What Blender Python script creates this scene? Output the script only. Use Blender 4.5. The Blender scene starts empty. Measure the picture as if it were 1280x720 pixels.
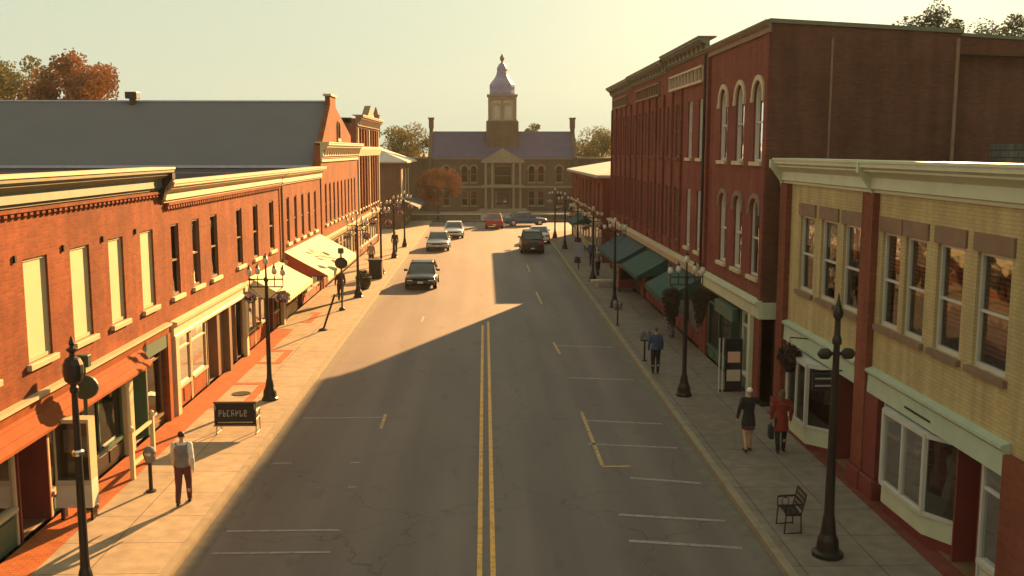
import bpy, bmesh, math, random
from mathutils import Vector, Matrix, noise
from math import sin, cos, pi, radians
random.seed(7)
S = bpy.context.scene
COL = S.collection

# ------------------------------------------------------------------ camera
FPX = 1250.0
th = math.atan(172/FPX); ps = math.atan(34/FPX*math.cos(th))
cam = bpy.data.cameras.new('camera'); co = bpy.data.objects.new('camera', cam); COL.objects.link(co)
cam.sensor_width = 36; cam.lens = 36*FPX/1280; cam.clip_end = 6000; cam.clip_start = 0.1
co.location = (0, 0, 8)
fw = Vector((sin(ps)*cos(th), cos(ps)*cos(th), -sin(th)))
co.rotation_euler = fw.to_track_quat('-Z', 'Y').to_euler()
S.camera = co
S.render.resolution_x = 1024; S.render.resolution_y = 576
# ------------------------------------------------------------------ light
SUN_AZ = math.atan(0.42); SUN_EL = radians(18.6)
S.view_settings.view_transform = 'Standard'; S.view_settings.look = 'None'
S.view_settings.exposure = 2.1; S.view_settings.gamma = 1
w = bpy.data.worlds.new('World'); S.world = w; w.use_nodes = True
nt = w.node_tree; bg = nt.nodes['Background']
sky = nt.nodes.new('ShaderNodeTexSky'); sky.sky_type = 'NISHITA'; sky.sun_disc = False
sky.sun_elevation = SUN_EL; sky.sun_rotation = SUN_AZ
sky.air_density = 1.0; sky.dust_density = 4.0; sky.ozone_density = 1.0
mixn = nt.nodes.new('ShaderNodeMix'); mixn.data_type = 'RGBA'; mixn.blend_type = 'MULTIPLY'; mixn.inputs[0].default_value = 1
mixn.inputs[7].default_value = (0.028, 0.030, 0.028, 1)
nt.links.new(sky.outputs[0], mixn.inputs[6])
veil = nt.nodes.new('ShaderNodeMix'); veil.data_type = 'RGBA'; veil.blend_type = 'ADD'; veil.inputs[0].default_value = 1   # even autumn haze over the clear sky
veil.inputs[7].default_value = (1.80, 1.95, 1.44, 1)
nt.links.new(mixn.outputs[2], veil.inputs[6]); nt.links.new(veil.outputs[2], bg.inputs[0])
bg.inputs[1].default_value = 0.08
sl = bpy.data.lights.new('sun', 'SUN'); so = bpy.data.objects.new('sun', sl); COL.objects.link(so)
sl.energy = 5.0; sl.angle = radians(0.5); sl.color = (1.0, 0.54, 0.20)
sv = Vector((sin(SUN_AZ)*cos(SUN_EL), cos(SUN_AZ)*cos(SUN_EL), sin(SUN_EL)))
so.rotation_euler = (-sv).to_track_quat('-Z', 'Y').to_euler(); so.location = (30, 60, 60)
try:
    S.cycles.use_denoising = True
except Exception: pass

# ------------------------------------------------------------------ materials
MATS = {}
def newmat(name):
    m = bpy.data.materials.new(name); m.use_nodes = True; MATS[name] = m
    return m, m.node_tree, m.node_tree.nodes['Principled BSDF']
def rgba(c): return (c[0], c[1], c[2], 1)
def plain(name, c, rough=.6, metal=0, var=.15, scale=3.0, bump=0.0, bscale=30, spec=.4, emis=None):
    m, t, b = newmat(name); N = t.nodes; L = t.links
    tc = N.new('ShaderNodeTexCoord')
    n = N.new('ShaderNodeTexNoise'); n.inputs['Scale'].default_value = scale; n.inputs['Detail'].default_value = 6
    L.new(tc.outputs['Object'], n.inputs['Vector'])
    r = N.new('ShaderNodeMapRange'); r.inputs[1].default_value = .25; r.inputs[2].default_value = .75
    r.inputs[3].default_value = 1-var; r.inputs[4].default_value = 1+var
    L.new(n.outputs[0], r.inputs[0])
    mx = N.new('ShaderNodeVectorMath'); mx.operation = 'SCALE'; mx.inputs[0].default_value = c
    L.new(r.outputs[0], mx.inputs['Scale']); L.new(mx.outputs[0], b.inputs['Base Color'])
    b.inputs['Roughness'].default_value = rough; b.inputs['Metallic'].default_value = metal
    b.inputs['Specular IOR Level'].default_value = spec
    if bump:
        n2 = N.new('ShaderNodeTexNoise'); n2.inputs['Scale'].default_value = bscale; n2.inputs['Detail'].default_value = 4
        L.new(tc.outputs['Object'], n2.inputs['Vector'])
        bp = N.new('ShaderNodeBump'); bp.inputs['Strength'].default_value = bump; bp.inputs['Distance'].default_value = .02
        L.new(n2.outputs[0], bp.inputs['Height']); L.new(bp.outputs[0], b.inputs['Normal'])
    if emis:
        b.inputs['Emission Color'].default_value = rgba(emis[0]); b.inputs['Emission Strength'].default_value = emis[1]
    return m
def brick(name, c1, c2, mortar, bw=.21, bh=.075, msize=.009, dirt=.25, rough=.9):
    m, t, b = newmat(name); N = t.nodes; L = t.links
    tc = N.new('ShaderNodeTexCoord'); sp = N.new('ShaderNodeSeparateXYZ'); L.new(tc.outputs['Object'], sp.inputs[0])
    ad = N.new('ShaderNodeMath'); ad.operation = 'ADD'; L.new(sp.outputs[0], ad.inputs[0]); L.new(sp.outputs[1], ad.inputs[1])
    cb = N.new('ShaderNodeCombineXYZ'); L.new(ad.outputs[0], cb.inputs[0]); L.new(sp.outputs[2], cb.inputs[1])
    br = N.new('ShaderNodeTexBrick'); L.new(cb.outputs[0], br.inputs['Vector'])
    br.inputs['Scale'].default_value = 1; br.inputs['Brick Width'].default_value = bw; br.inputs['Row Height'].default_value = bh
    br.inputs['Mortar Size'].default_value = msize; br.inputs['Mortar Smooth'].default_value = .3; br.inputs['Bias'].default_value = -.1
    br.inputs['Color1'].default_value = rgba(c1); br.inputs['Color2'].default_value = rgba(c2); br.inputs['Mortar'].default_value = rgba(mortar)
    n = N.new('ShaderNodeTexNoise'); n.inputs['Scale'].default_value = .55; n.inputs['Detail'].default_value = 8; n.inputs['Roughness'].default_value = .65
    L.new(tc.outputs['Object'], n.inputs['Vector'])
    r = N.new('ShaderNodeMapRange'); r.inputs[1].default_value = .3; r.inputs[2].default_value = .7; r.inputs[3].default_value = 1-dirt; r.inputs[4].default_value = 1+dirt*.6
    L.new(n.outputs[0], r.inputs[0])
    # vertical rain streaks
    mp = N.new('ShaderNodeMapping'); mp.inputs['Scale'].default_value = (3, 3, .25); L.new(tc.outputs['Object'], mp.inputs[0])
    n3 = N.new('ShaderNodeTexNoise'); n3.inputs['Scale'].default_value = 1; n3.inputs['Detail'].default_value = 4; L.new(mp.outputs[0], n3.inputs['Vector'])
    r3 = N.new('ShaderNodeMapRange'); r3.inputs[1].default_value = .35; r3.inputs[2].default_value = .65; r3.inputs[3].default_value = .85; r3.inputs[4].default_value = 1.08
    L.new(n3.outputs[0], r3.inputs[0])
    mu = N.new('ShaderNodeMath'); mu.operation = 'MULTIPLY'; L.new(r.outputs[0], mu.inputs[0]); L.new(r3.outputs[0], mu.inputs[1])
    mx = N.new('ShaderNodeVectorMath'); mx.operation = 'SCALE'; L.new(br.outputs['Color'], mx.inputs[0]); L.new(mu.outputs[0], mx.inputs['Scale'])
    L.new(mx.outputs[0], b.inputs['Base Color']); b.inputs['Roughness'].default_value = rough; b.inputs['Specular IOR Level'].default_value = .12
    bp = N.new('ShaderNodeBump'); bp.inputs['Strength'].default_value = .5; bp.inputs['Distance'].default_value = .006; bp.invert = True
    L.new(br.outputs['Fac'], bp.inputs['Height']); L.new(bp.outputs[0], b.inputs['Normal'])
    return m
def glassm(name, tint, refl=1.0, mixf=.45):
    m = bpy.data.materials.new(name); m.use_nodes = True; t = m.node_tree; N = t.nodes; L = t.links
    N.clear(); o = N.new('ShaderNodeOutputMaterial'); tr = N.new('ShaderNodeBsdfTransparent'); gl = N.new('ShaderNodeBsdfGlossy')
    tr.inputs[0].default_value = rgba(tint); gl.inputs['Roughness'].default_value = .03; gl.inputs[0].default_value = (.9, .9, .9, 1)
    fr = N.new('ShaderNodeFresnel'); fr.inputs[0].default_value = 1.5
    tc = N.new('ShaderNodeTexCoord'); n = N.new('ShaderNodeTexNoise'); n.inputs['Scale'].default_value = 1.4; L.new(tc.outputs['Object'], n.inputs[0])
    bp = N.new('ShaderNodeBump'); bp.inputs['Strength'].default_value = .15; bp.inputs['Distance'].default_value = .05; L.new(n.outputs[0], bp.inputs['Height'])
    L.new(bp.outputs[0], gl.inputs['Normal'])
    ad = N.new('ShaderNodeMath'); ad.operation = 'MULTIPLY_ADD'; ad.inputs[1].default_value = refl; ad.inputs[2].default_value = mixf*.25; L.new(fr.outputs[0], ad.inputs[0])
    mx = N.new('ShaderNodeMixShader'); L.new(ad.outputs[0], mx.inputs[0]); L.new(tr.outputs[0], mx.inputs[1]); L.new(gl.outputs[0], mx.inputs[2])
    L.new(mx.outputs[0], o.inputs[0]); MATS[name] = m; return m
def asphalt():
    m, t, b = newmat('asphalt'); N = t.nodes; L = t.links
    tc = N.new('ShaderNodeTexCoord')
    def noi(scale, mapping=None, det=6):
        n = N.new('ShaderNodeTexNoise'); n.inputs['Scale'].default_value = scale; n.inputs['Detail'].default_value = det
        if mapping:
            mp = N.new('ShaderNodeMapping'); mp.inputs['Scale'].default_value = mapping; L.new(tc.outputs['Object'], mp.inputs[0]); L.new(mp.outputs[0], n.inputs['Vector'])
        else: L.new(tc.outputs['Object'], n.inputs['Vector'])
        return n
    a = noi(.35, (1, .25, 1)); c = noi(40, None, 3); d = noi(1.0, (1.3, .04, 1), 4)
    r1 = N.new('ShaderNodeMapRange'); r1.inputs[1].default_value = .3; r1.inputs[2].default_value = .7; r1.inputs[3].default_value = .8; r1.inputs[4].default_value = 1.2; L.new(a.outputs[0], r1.inputs[0])
    r2 = N.new('ShaderNodeMapRange'); r2.inputs[1].default_value = .3; r2.inputs[2].default_value = .7; r2.inputs[3].default_value = .8; r2.inputs[4].default_value = 1.2; L.new(c.outputs[0], r2.inputs[0])
    r3 = N.new('ShaderNodeMapRange'); r3.inputs[1].default_value = .3; r3.inputs[2].default_value = .7; r3.inputs[3].default_value = .87; r3.inputs[4].default_value = 1.13; L.new(d.outputs[0], r3.inputs[0])
    m1 = N.new('ShaderNodeMath'); m1.operation = 'MULTIPLY'; L.new(r1.outputs[0], m1.inputs[0]); L.new(r2.outputs[0], m1.inputs[1])
    m2 = N.new('ShaderNodeMath'); m2.operation = 'MULTIPLY'; L.new(m1.outputs[0], m2.inputs[0]); L.new(r3.outputs[0], m2.inputs[1])
    # cracks
    vo = N.new('ShaderNodeTexVoronoi'); vo.feature = 'DISTANCE_TO_EDGE'; vo.inputs['Scale'].default_value = .22
    wn = noi(1.2); wm = N.new('ShaderNodeVectorMath'); wm.operation = 'MULTIPLY_ADD'; wm.inputs[1].default_value = (1.5, 1.5, 0)
    L.new(wn.outputs[1], wm.inputs[0]); L.new(tc.outputs['Object'], wm.inputs[2]); L.new(wm.outputs[0], vo.inputs['Vector'])
    cr = N.new('ShaderNodeMapRange'); cr.inputs[1].default_value = 0; cr.inputs[2].default_value = .006; cr.inputs[3].default_value = .6; cr.inputs[4].default_value = 1; L.new(vo.outputs['Distance'], cr.inputs[0])
    m3 = N.new('ShaderNodeMath'); m3.operation = 'MULTIPLY'; L.new(m2.outputs[0], m3.inputs[0]); L.new(cr.outputs[0], m3.inputs[1])
    st = noi(1.7, (1, .45, 1), 3); sr = N.new('ShaderNodeMapRange'); sr.inputs[1].default_value = .62; sr.inputs[2].default_value = .74; sr.inputs[3].default_value = 1; sr.inputs[4].default_value = .72; L.new(st.outputs[0], sr.inputs[0])
    m4 = N.new('ShaderNodeMath'); m4.operation = 'MULTIPLY'; L.new(m3.outputs[0], m4.inputs[0]); L.new(sr.outputs[0], m4.inputs[1]); m3 = m4
    # wheel tracks: two paler bands per lane
    sx = N.new('ShaderNodeSeparateXYZ'); L.new(tc.outputs['Object'], sx.inputs[0]); wv = N.new('ShaderNodeMath'); wv.operation = 'MULTIPLY'; wv.inputs[1].default_value = 3.9; L.new(sx.outputs[0], wv.inputs[0])
    cs = N.new('ShaderNodeMath'); cs.operation = 'COSINE'; L.new(wv.outputs[0], cs.inputs[0]); tk = N.new('ShaderNodeMath'); tk.operation = 'MULTIPLY_ADD'; tk.inputs[1].default_value = -.06; tk.inputs[2].default_value = 1.0; L.new(cs.outputs[0], tk.inputs[0])
    m5 = N.new('ShaderNodeMath'); m5.operation = 'MULTIPLY'; L.new(m3.outputs[0], m5.inputs[0]); L.new(tk.outputs[0], m5.inputs[1]); m3 = m5
    mx = N.new('ShaderNodeVectorMath'); mx.operation = 'SCALE'; mx.inputs[0].default_value = (.118, .090, .079); L.new(m3.outputs[0], mx.inputs['Scale'])
    L.new(mx.outputs[0], b.inputs['Base Color']); b.inputs['Roughness'].default_value = .68; b.inputs['Specular IOR Level'].default_value = .4
    bp = N.new('ShaderNodeBump'); bp.inputs['Strength'].default_value = .35; bp.inputs['Distance'].default_value = .008
    L.new(c.outputs[0], bp.inputs['Height']); L.new(bp.outputs[0], b.inputs['Normal'])
    return m
def paving(name, c, jx, jy, jw=.012, var=.15):
    """concrete flags with joints laid on the XY plane"""
    m = brick(name, c, tuple(v*.9 for v in c), tuple(v*.45 for v in c), jx, jy, jw, var, .85)
    t = m.node_tree
    for l in list(t.links):
        if l.to_node.type == 'COMBXYZ': t.links.remove(l)
    cb = [n for n in t.nodes if n.type == 'COMBXYZ'][0]; sp = [n for n in t.nodes if n.type == 'SEPXYZ'][0]
    t.links.new(sp.outputs[0], cb.inputs[0]); t.links.new(sp.outputs[1], cb.inputs[1])
    [n for n in t.nodes if n.type == 'TEX_BRICK'][0].offset = 0.0 if jx > 1 else .5
    return m
def paint(name, c, wear=.5):
    m, t, b = newmat(name); N = t.nodes; L = t.links
    tc = N.new('ShaderNodeTexCoord'); n = N.new('ShaderNodeTexNoise'); n.inputs['Scale'].default_value = 5; n.inputs['Detail'].default_value = 8; n.inputs['Roughness'].default_value = .75
    L.new(tc.outputs['Object'], n.inputs[0])
    r = N.new('ShaderNodeMapRange'); r.inputs[1].default_value = wear-.12; r.inputs[2].default_value = wear+.12; L.new(n.outputs[0], r.inputs[0])
    mx = N.new('ShaderNodeMix'); mx.data_type = 'RGBA'; mx.inputs[6].default_value = (.1, .088, .074, 1); mx.inputs[7].default_value = rgba(c)
    L.new(r.outputs[0], mx.inputs[0]); L.new(mx.outputs[2], b.inputs['Base Color']); b.inputs['Roughness'].default_value = .65
    return m
def leafm(name, ca, cb_, scale=.5):
    m, t, b = newmat(name); N = t.nodes; L = t.links
    tc = N.new('ShaderNodeTexCoord'); n = N.new('ShaderNodeTexNoise'); n.inputs['Scale'].default_value = scale; n.inputs['Detail'].default_value = 5
    L.new(tc.outputs['Object'], n.inputs[0])
    r = N.new('ShaderNodeMapRange'); r.inputs[1].default_value = .35; r.inputs[2].default_value = .65; L.new(n.outputs[0], r.inputs[0])
    mx = N.new('ShaderNodeMix'); mx.data_type = 'RGBA'; mx.inputs[6].default_value = rgba(ca); mx.inputs[7].default_value = rgba(cb_)
    L.new(r.outputs[0], mx.inputs[0]); L.new(mx.outputs[2], b.inputs['Base Color']); b.inputs['Roughness'].default_value = .7
    out = N['Material Output']; tl = N.new('ShaderNodeBsdfTranslucent'); L.new(mx.outputs[2], tl.inputs[0])
    ms = N.new('ShaderNodeMixShader'); ms.inputs[0].default_value = .35; L.new(b.outputs[0], ms.inputs[1]); L.new(tl.outputs[0], ms.inputs[2]); L.new(ms.outputs[0], out.inputs[0])
    return m

M = MATS
asphalt()
brick('brick_orange', (.25, .064, .024), (.18, .043, .016), (.20, .078, .038), dirt=.38)
brick('brick_orange_dark', (.28, .075, .03), (.22, .058, .024), (.20, .09, .05))
brick('brick_red', (.22, .058, .039), (.165, .044, .031), (.17, .075, .055))
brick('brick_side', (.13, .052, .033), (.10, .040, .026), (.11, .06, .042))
brick('brick_brown', (.125, .085, .06), (.10, .068, .048), (.115, .09, .07))
brick('brick_yellow', (.47, .37, .185), (.42, .325, .16), (.36, .275, .14), dirt=.15)
brick('brick_maroon', (.23, .070, .040), (.18, .052, .03), (.17, .07, .05))
brick('stone_block', (.16, .15, .13), (.11, .105, .095), (.07, .065, .06), .5, .2, .02)
paving('sidewalk_concrete_sunlit', (.36, .29, .21), 1.5, 1.5, .014)  # left pavement: same concrete, sunlit brightness put into its base colour
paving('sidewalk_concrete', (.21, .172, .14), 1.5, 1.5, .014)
paving('plaza_paving', (.25, .22, .18), 1.2, 1.2, .014)
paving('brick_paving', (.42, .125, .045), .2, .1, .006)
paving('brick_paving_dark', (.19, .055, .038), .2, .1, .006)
plain('gutter_concrete', (.13, .112, .09), .8, var=.2, bump=.3)
plain('kerb_concrete', (.23, .185, .125), .8, var=.2, bump=.3)
plain('earth', (.09, .085, .045), .95, var=.3, scale=.2)
plain('grass', (.05, .065, .02), .95, var=.4, scale=1.5)
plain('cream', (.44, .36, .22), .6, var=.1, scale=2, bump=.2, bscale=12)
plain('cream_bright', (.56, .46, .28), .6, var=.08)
plain('cream_green', (.47, .48, .33), .55, var=.1, scale=2, bump=.2, bscale=10)
plain('mint', (.38, .44, .33), .55, var=.1)
plain('cornice_green', (.12, .13, .08), .6, var=.2)
plain('dark_roof', (.100, .097, .112), .8, var=.06, scale=.5)
plain('gutter_metal', (.40, .38, .48), .35, metal=.6)
plain('stone_trim', (.48, .38, .25), .75, var=.15, bump=.3)
plain('brown_stone', (.20, .12, .075), .8, var=.15)
plain('terracotta', (.25, .07, .022), .85, var=.15, spec=.08)
plain('white_paint', (.48, .45, .39), .45, var=.08)
plain('blind', (.50, .415, .25), .75, var=.05, scale=1.2)
plain('curtain', (.55, .52, .46), .8, var=.12)
brick('slats', (.27, .10, .065), (.22, .08, .05), (.05, .02, .015), 4.0, .09, .022, dirt=.1)
plain('dark_interior', (.035, .028, .022), .9)
plain('shop_floor', (.12, .085, .055), .6)
plain('goods_red', (.35, .05, .05), .7); plain('goods_pink', (.55, .18, .22), .7); plain('goods_cream', (.55, .5, .4), .7)
plain('goods_green', (.08, .18, .10), .7); plain('goods_blue', (.08, .12, .25), .7)
plain('green_paint', (.045, .10, .065), .5, var=.1)
plain('green_cloth', (.014, .058, .047), .85, var=.12)
plain('blue_cloth', (.022, .05, .062), .85, var=.12)
plain('cream_cloth', (.60, .54, .33), .85, var=.08)
plain('red_cloth', (.30, .06, .035), .85, var=.12)
plain('maroon_paint', (.16, .03, .025), .4, var=.15)
plain('brown_paint', (.17, .095, .05), .5, var=.12)
plain('iron', (.022, .017, .014), .45, metal=.3, var=.2)
plain('iron_green', (.02, .045, .025), .5, var=.2)
plain('rubber', (.02, .02, .02), .8); plain('chrome', (.6, .6, .6), .2, metal=1)
plain('lamp_globe', (.55, .51, .43), .3, var=.04)
plain('white_panel', (.50, .46, .38), .6)
plain('slate_roof', (.052, .043, .095), .7, var=.2, scale=.7)
plain('metal_roof_pale', (.38, .35, .31), .5, var=.1)
plain('dome_slate', (.20, .18, .30), .5, var=.15)
plain('stone_pale', (.22, .18, .13), .75, var=.12)
plain('bark', (.06, .045, .03), .95, var=.3)
plain('flower_pink', (.60, .12, .16), .8); plain('flower_white', (.65, .60, .5), .8)
plain('skin_tone', (.48, .27, .18), .55); plain('cloth_black', (.016, .016, .018), .9, var=.3, scale=7, bump=.9, bscale=9); plain('cloth_grey', (.17, .16, .17), .9, var=.3, scale=7, bump=.9, bscale=9)
plain('cloth_maroon', (.10, .028, .028), .9, var=.3, scale=7, bump=.9, bscale=9); plain('cloth_red', (.20, .028, .016), .9, var=.3, scale=7, bump=.9, bscale=9); plain('cloth_blue', (.035, .07, .15), .9, var=.3, scale=7, bump=.9, bscale=9)
plain('cloth_tan', (.35, .27, .17), .9, var=.3, scale=7, bump=.9, bscale=9); plain('cloth_white', (.6, .56, .5), .9, var=.3, scale=7, bump=.9, bscale=9); plain('hair_white', (.70, .66, .58), .8); plain('hair_dark', (.03, .02, .015), .7)
plain('hair_brown', (.09, .05, .03), .7)
plain('eye_dark', (.02, .015, .01), .3); plain('lips', (.35, .12, .1), .5)
plain('car_black', (.018, .019, .024), .22, var=.03, spec=.6); plain('car_silver', (.42, .42, .42), .28, metal=.5, var=.03); plain('car_white', (.68, .66, .62), .25, var=.03)
plain('car_red', (.28, .035, .025), .25, var=.03); plain('car_blue', (.045, .10, .16), .25, var=.03); plain('car_brown', (.045, .028, .018), .3, var=.03)
plain('car_glass', (.012, .014, .016), .06, var=.02, spec=.8); plain('tail_red', (.45, .02, .015), .25); plain('head_clear', (.75, .75, .7), .1)
plain('plate_white', (.6, .6, .55), .5)
plain('poster_pink', (.70, .38, .27), .7, var=.1, scale=9); plain('poster_pale', (.55, .42, .33), .7, var=.12, scale=9)
plain('sign_white', (.38, .34, .28), .6)
glassm('glass', (.42, .42, .38), mixf=.1); glassm('glass_shop', (.36, .37, .33), refl=.6, mixf=0.0); glassm('glass_muted', (.55, .5, .45), refl=.16, mixf=0.0); glassm('glass_clear', (.93, .93, .9), mixf=.05)
glassm('glass_dark', (.2, .2, .19), refl=.45, mixf=.0)
paint('paint_yellow', (.66, .34, .05), .40)
paint('paint_yellow_worn', (.55, .33, .09), .47)
paint('paint_white', (.28, .25, .22), .44)
leafm('leaf_green', (.045, .060, .018), (.13, .12, .03)); leafm('leaf_yellowgreen', (.08, .085, .02), (.24, .19, .05))
leafm('leaf_orange', (.30, .12, .03), (.12, .05, .015)); leafm('leaf_red', (.55, .15, .035), (.22, .09, .02), .7); leafm('leaf_dark', (.02, .032, .012), (.05, .055, .02))
leafm('leaf_maroon', (.06, .018, .02), (.03, .03, .015), 2)

# ------------------------------------------------------------------ builders
SPLIT = {'entrance_cheek', 'pilaster', 'cornice_console', 'wall_strip', 'post', 'rail', 'leg', 'plinth', 'tie_plate', 'side_flap', 'bracket', 'belt_course', 'notice_paper', 'sign_band', 'glass_lamp', 'floor_course'}
class MB:
    def __init__(s): s.v = []; s.f = []; s.pc = []
    def add(s, vs, fs):
        s.pc.append((list(vs), list(fs)))
        o = len(s.v); s.v += [tuple(p) for p in vs]; s.f += [tuple(i+o for i in f) for f in fs]; return s
    def quad(s, *p): return s.add(p, [tuple(range(len(p)))])
    def box(s, x0, x1, y0, y1, z0, z1):
        if x0 > x1: x0, x1 = x1, x0
        if y0 > y1: y0, y1 = y1, y0
        if z0 > z1: z0, z1 = z1, z0
        return s.add([(x0,y0,z0),(x1,y0,z0),(x1,y1,z0),(x0,y1,z0),(x0,y0,z1),(x1,y0,z1),(x1,y1,z1),(x0,y1,z1)],
                     [(0,3,2,1),(4,5,6,7),(0,1,5,4),(1,2,6,5),(2,3,7,6),(3,0,4,7)])
    def tube(s, p0, p1, r0, r1=None, n=10, cap=True):
        r1 = r0 if r1 is None else r1; p0 = Vector(p0); p1 = Vector(p1); d = (p1-p0).normalized()
        a = d.orthogonal().normalized(); b = d.cross(a); vs = []
        for p, r in ((p0, r0), (p1, r1)):
            for k in range(n): vs.append(p+(a*cos(2*pi*k/n)+b*sin(2*pi*k/n))*r)
        fs = [(k, (k+1) % n, n+(k+1) % n, n+k) for k in range(n)]
        if cap: fs += [tuple(range(n-1, -1, -1)), tuple(range(n, 2*n))]
        return s.add(vs, fs)
    def lathe(s, c, prof, n=14):
        vs = []; m = len(prof)
        for r, z in prof:
            for k in range(n): vs.append((c[0]+r*cos(2*pi*k/n), c[1]+r*sin(2*pi*k/n), c[2]+z))
        fs = [(j*n+k, j*n+(k+1) % n, (j+1)*n+(k+1) % n, (j+1)*n+k) for j in range(m-1) for k in range(n)]
        fs += [tuple(range(n-1, -1, -1)), tuple(range((m-1)*n, m*n))]
        return s.add(vs, fs)
    def ball(s, c, r, n=10, m=7):
        r = (r, r, r) if not hasattr(r, '__len__') else r
        pr = []
        vs = [(c[0], c[1], c[2]-r[2])]
        for j in range(1, m):
            t = -pi/2+pi*j/m
            for k in range(n): vs.append((c[0]+r[0]*cos(t)*cos(2*pi*k/n), c[1]+r[1]*cos(t)*sin(2*pi*k/n), c[2]+r[2]*sin(t)))
        vs.append((c[0], c[1], c[2]+r[2])); L = len(vs)-1
        fs = [(0, 1+(k+1) % n, 1+k) for k in range(n)]
        for j in range(m-2):
            for k in range(n): fs.append((1+j*n+k, 1+j*n+(k+1) % n, 1+(j+1)*n+(k+1) % n, 1+(j+1)*n+k))
        fs += [(L, 1+(m-2)*n+k, 1+(m-2)*n+(k+1) % n) for k in range(n)]
        return s.add(vs, fs)
    def prism(s, pts, ax, a0, a1):
        """polygon pts (2D) extruded along axis ax; 2D = the two other axes in order"""
        def P(p, a):
            q = [p[0], p[1]]; q.insert(ax, a); return tuple(q)
        n = len(pts)
        return s.add([P(p, a0) for p in pts]+[P(p, a1) for p in pts],
                     [tuple(range(n-1, -1, -1)), tuple(range(n, 2*n))]+[(k, (k+1) % n, n+(k+1) % n, n+k) for k in range(n)])
    def build(s, name, mat, parent=None, bevel=0, smooth=False, label=None):
        if name in SPLIT and len(s.pc) > 1 and parent is not None:
            r = None
            for vs, fs in s.pc:
                q = MB(); q.add(vs, fs); o = q.build(name, mat, parent, bevel, smooth, label); r = r or o
            return r
        off = Vector((0, 0, 0)); p = parent
        while p is not None: off += p.location; p = p.parent
        me = bpy.data.meshes.new(name); me.from_pydata([tuple(Vector(v)-off) for v in s.v], [], s.f)
        bm = bmesh.new(); bm.from_mesh(me); bmesh.ops.recalc_face_normals(bm, faces=bm.faces); bm.to_mesh(me); bm.free()
        if smooth:
            for f in me.polygons: f.use_smooth = True
        o = bpy.data.objects.new(name, me); COL.objects.link(o); me.materials.append(M[mat] if isinstance(mat, str) else mat)
        if parent is not None: o.parent = parent
        if bevel:
            b = o.modifiers.new('bevel', 'BEVEL'); b.width = bevel; b.segments = 2; b.limit_method = 'ANGLE'
        if label: o['label'] = label
        return o
def thing(name, label, cat, loc=(0, 0, 0), group=None, rz=0):
    o = bpy.data.objects.new(name, None); COL.objects.link(o); o.location = loc; o.rotation_euler = (0, 0, rz); o.empty_display_size = .3
    o['label'] = label; o['category'] = cat
    if group: o['group'] = group
    return o
def tag(o, label, cat, group=None):
    o['label'] = label; o['category'] = cat
    if group: o['group'] = group
    return o
def struct(o): o['kind'] = 'structure'; return o
def copy_tree(o, parent=None):
    c = o.copy(); COL.objects.link(c)
    if parent is not None: c.parent = parent
    for ch in list(o.children): copy_tree(ch, c)
    return c
def dup(o, loc, rz=None, label=None, scale=None):
    c = copy_tree(o); c.location = loc
    if rz is not None: c.rotation_euler = (0, 0, rz)
    if scale: c.scale = (scale, scale, scale)
    if label: c['label'] = label
    return c

class Fr:
    """facade plane. axis 'x': plane x=base, outward sgn along x, u = y.  axis 'y': plane y=base, outward sgn along y, u = x."""
    def __init__(s, ax, base, sgn): s.ax = ax; s.b = base; s.s = sgn
    def P(s, u, z, d=0):
        return (s.b+s.s*d, u, z) if s.ax == 'x' else (u, s.b+s.s*d, z)
    def box(s, mb, u0, u1, z0, z1, d0, d1):
        a = s.P(u0, z0, d0); b = s.P(u1, z1, d1); return mb.box(a[0], b[0], a[1], b[1], a[2], b[2])
    def prof(s, mb, pts, u0, u1):
        """extrude a (d,z) profile along u"""
        vs = [s.P(u0, z, d) for d, z in pts]+[s.P(u1, z, d) for d, z in pts]; n = len(pts)
        return mb.add(vs, [tuple(range(n)), tuple(range(2*n-1, n-1, -1))]+[(k, (k+1) % n, n+(k+1) % n, n+k) for k in range(n)])

def wall(mb, fr, u0, u1, z0, z1, holes, depth=.25):
    """facade sheet with rectangular or arched holes (u0,u1,z0,z1[,arch rise]) and reveals"""
    us = sorted(set([u0, u1]+[h[0] for h in holes]+[h[1] for h in holes])); zs = sorted(set([z0, z1]+[h[2] for h in holes]+[h[3] for h in holes]))
    us = [u for u in us if u0 <= u <= u1]; zs = [z for z in zs if z0 <= z <= z1]
    for i in range(len(us)-1):
        for j in range(len(zs)-1):
            uc = (us[i]+us[i+1])/2; zc = (zs[j]+zs[j+1])/2
            if any(h[0] < uc < h[1] and h[2] < zc < h[3] for h in holes): continue
            mb.quad(fr.P(us[i], zs[j]), fr.P(us[i+1], zs[j]), fr.P(us[i+1], zs[j+1]), fr.P(us[i], zs[j+1]))
    for h in holes:
        a, b, c, d = h[:4]; arch = h[4] if len(h) > 4 else 0
        if not arch:
            mb.quad(fr.P(a, d), fr.P(b, d), fr.P(b, d, -depth), fr.P(a, d, -depth))
            top = d
        else:
            n = 8; top = d-arch; cu = (a+b)/2; hw = (b-a)/2
            pts = [(cu-hw*cos(pi*k/n), top+arch*sin(pi*k/n)) for k in range(n+1)]
            for k in range(n):
                (p, q), (p2, q2) = pts[k], pts[k+1]
                mb.quad(fr.P(p, q), fr.P(p2, q2), fr.P(p2, d), fr.P(p, d))
                mb.quad(fr.P(p, q), fr.P(p2, q2), fr.P(p2, q2, -depth), fr.P(p, q, -depth))
        mb.quad(fr.P(a, c), fr.P(a, top), fr.P(a, top, -depth), fr.P(a, c, -depth))
        mb.quad(fr.P(b, c), fr.P(b, top), fr.P(b, top, -depth), fr.P(b, c, -depth))
        mb.quad(fr.P(a, c), fr.P(b, c), fr.P(b, c, -depth), fr.P(a, c, -depth))

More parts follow.
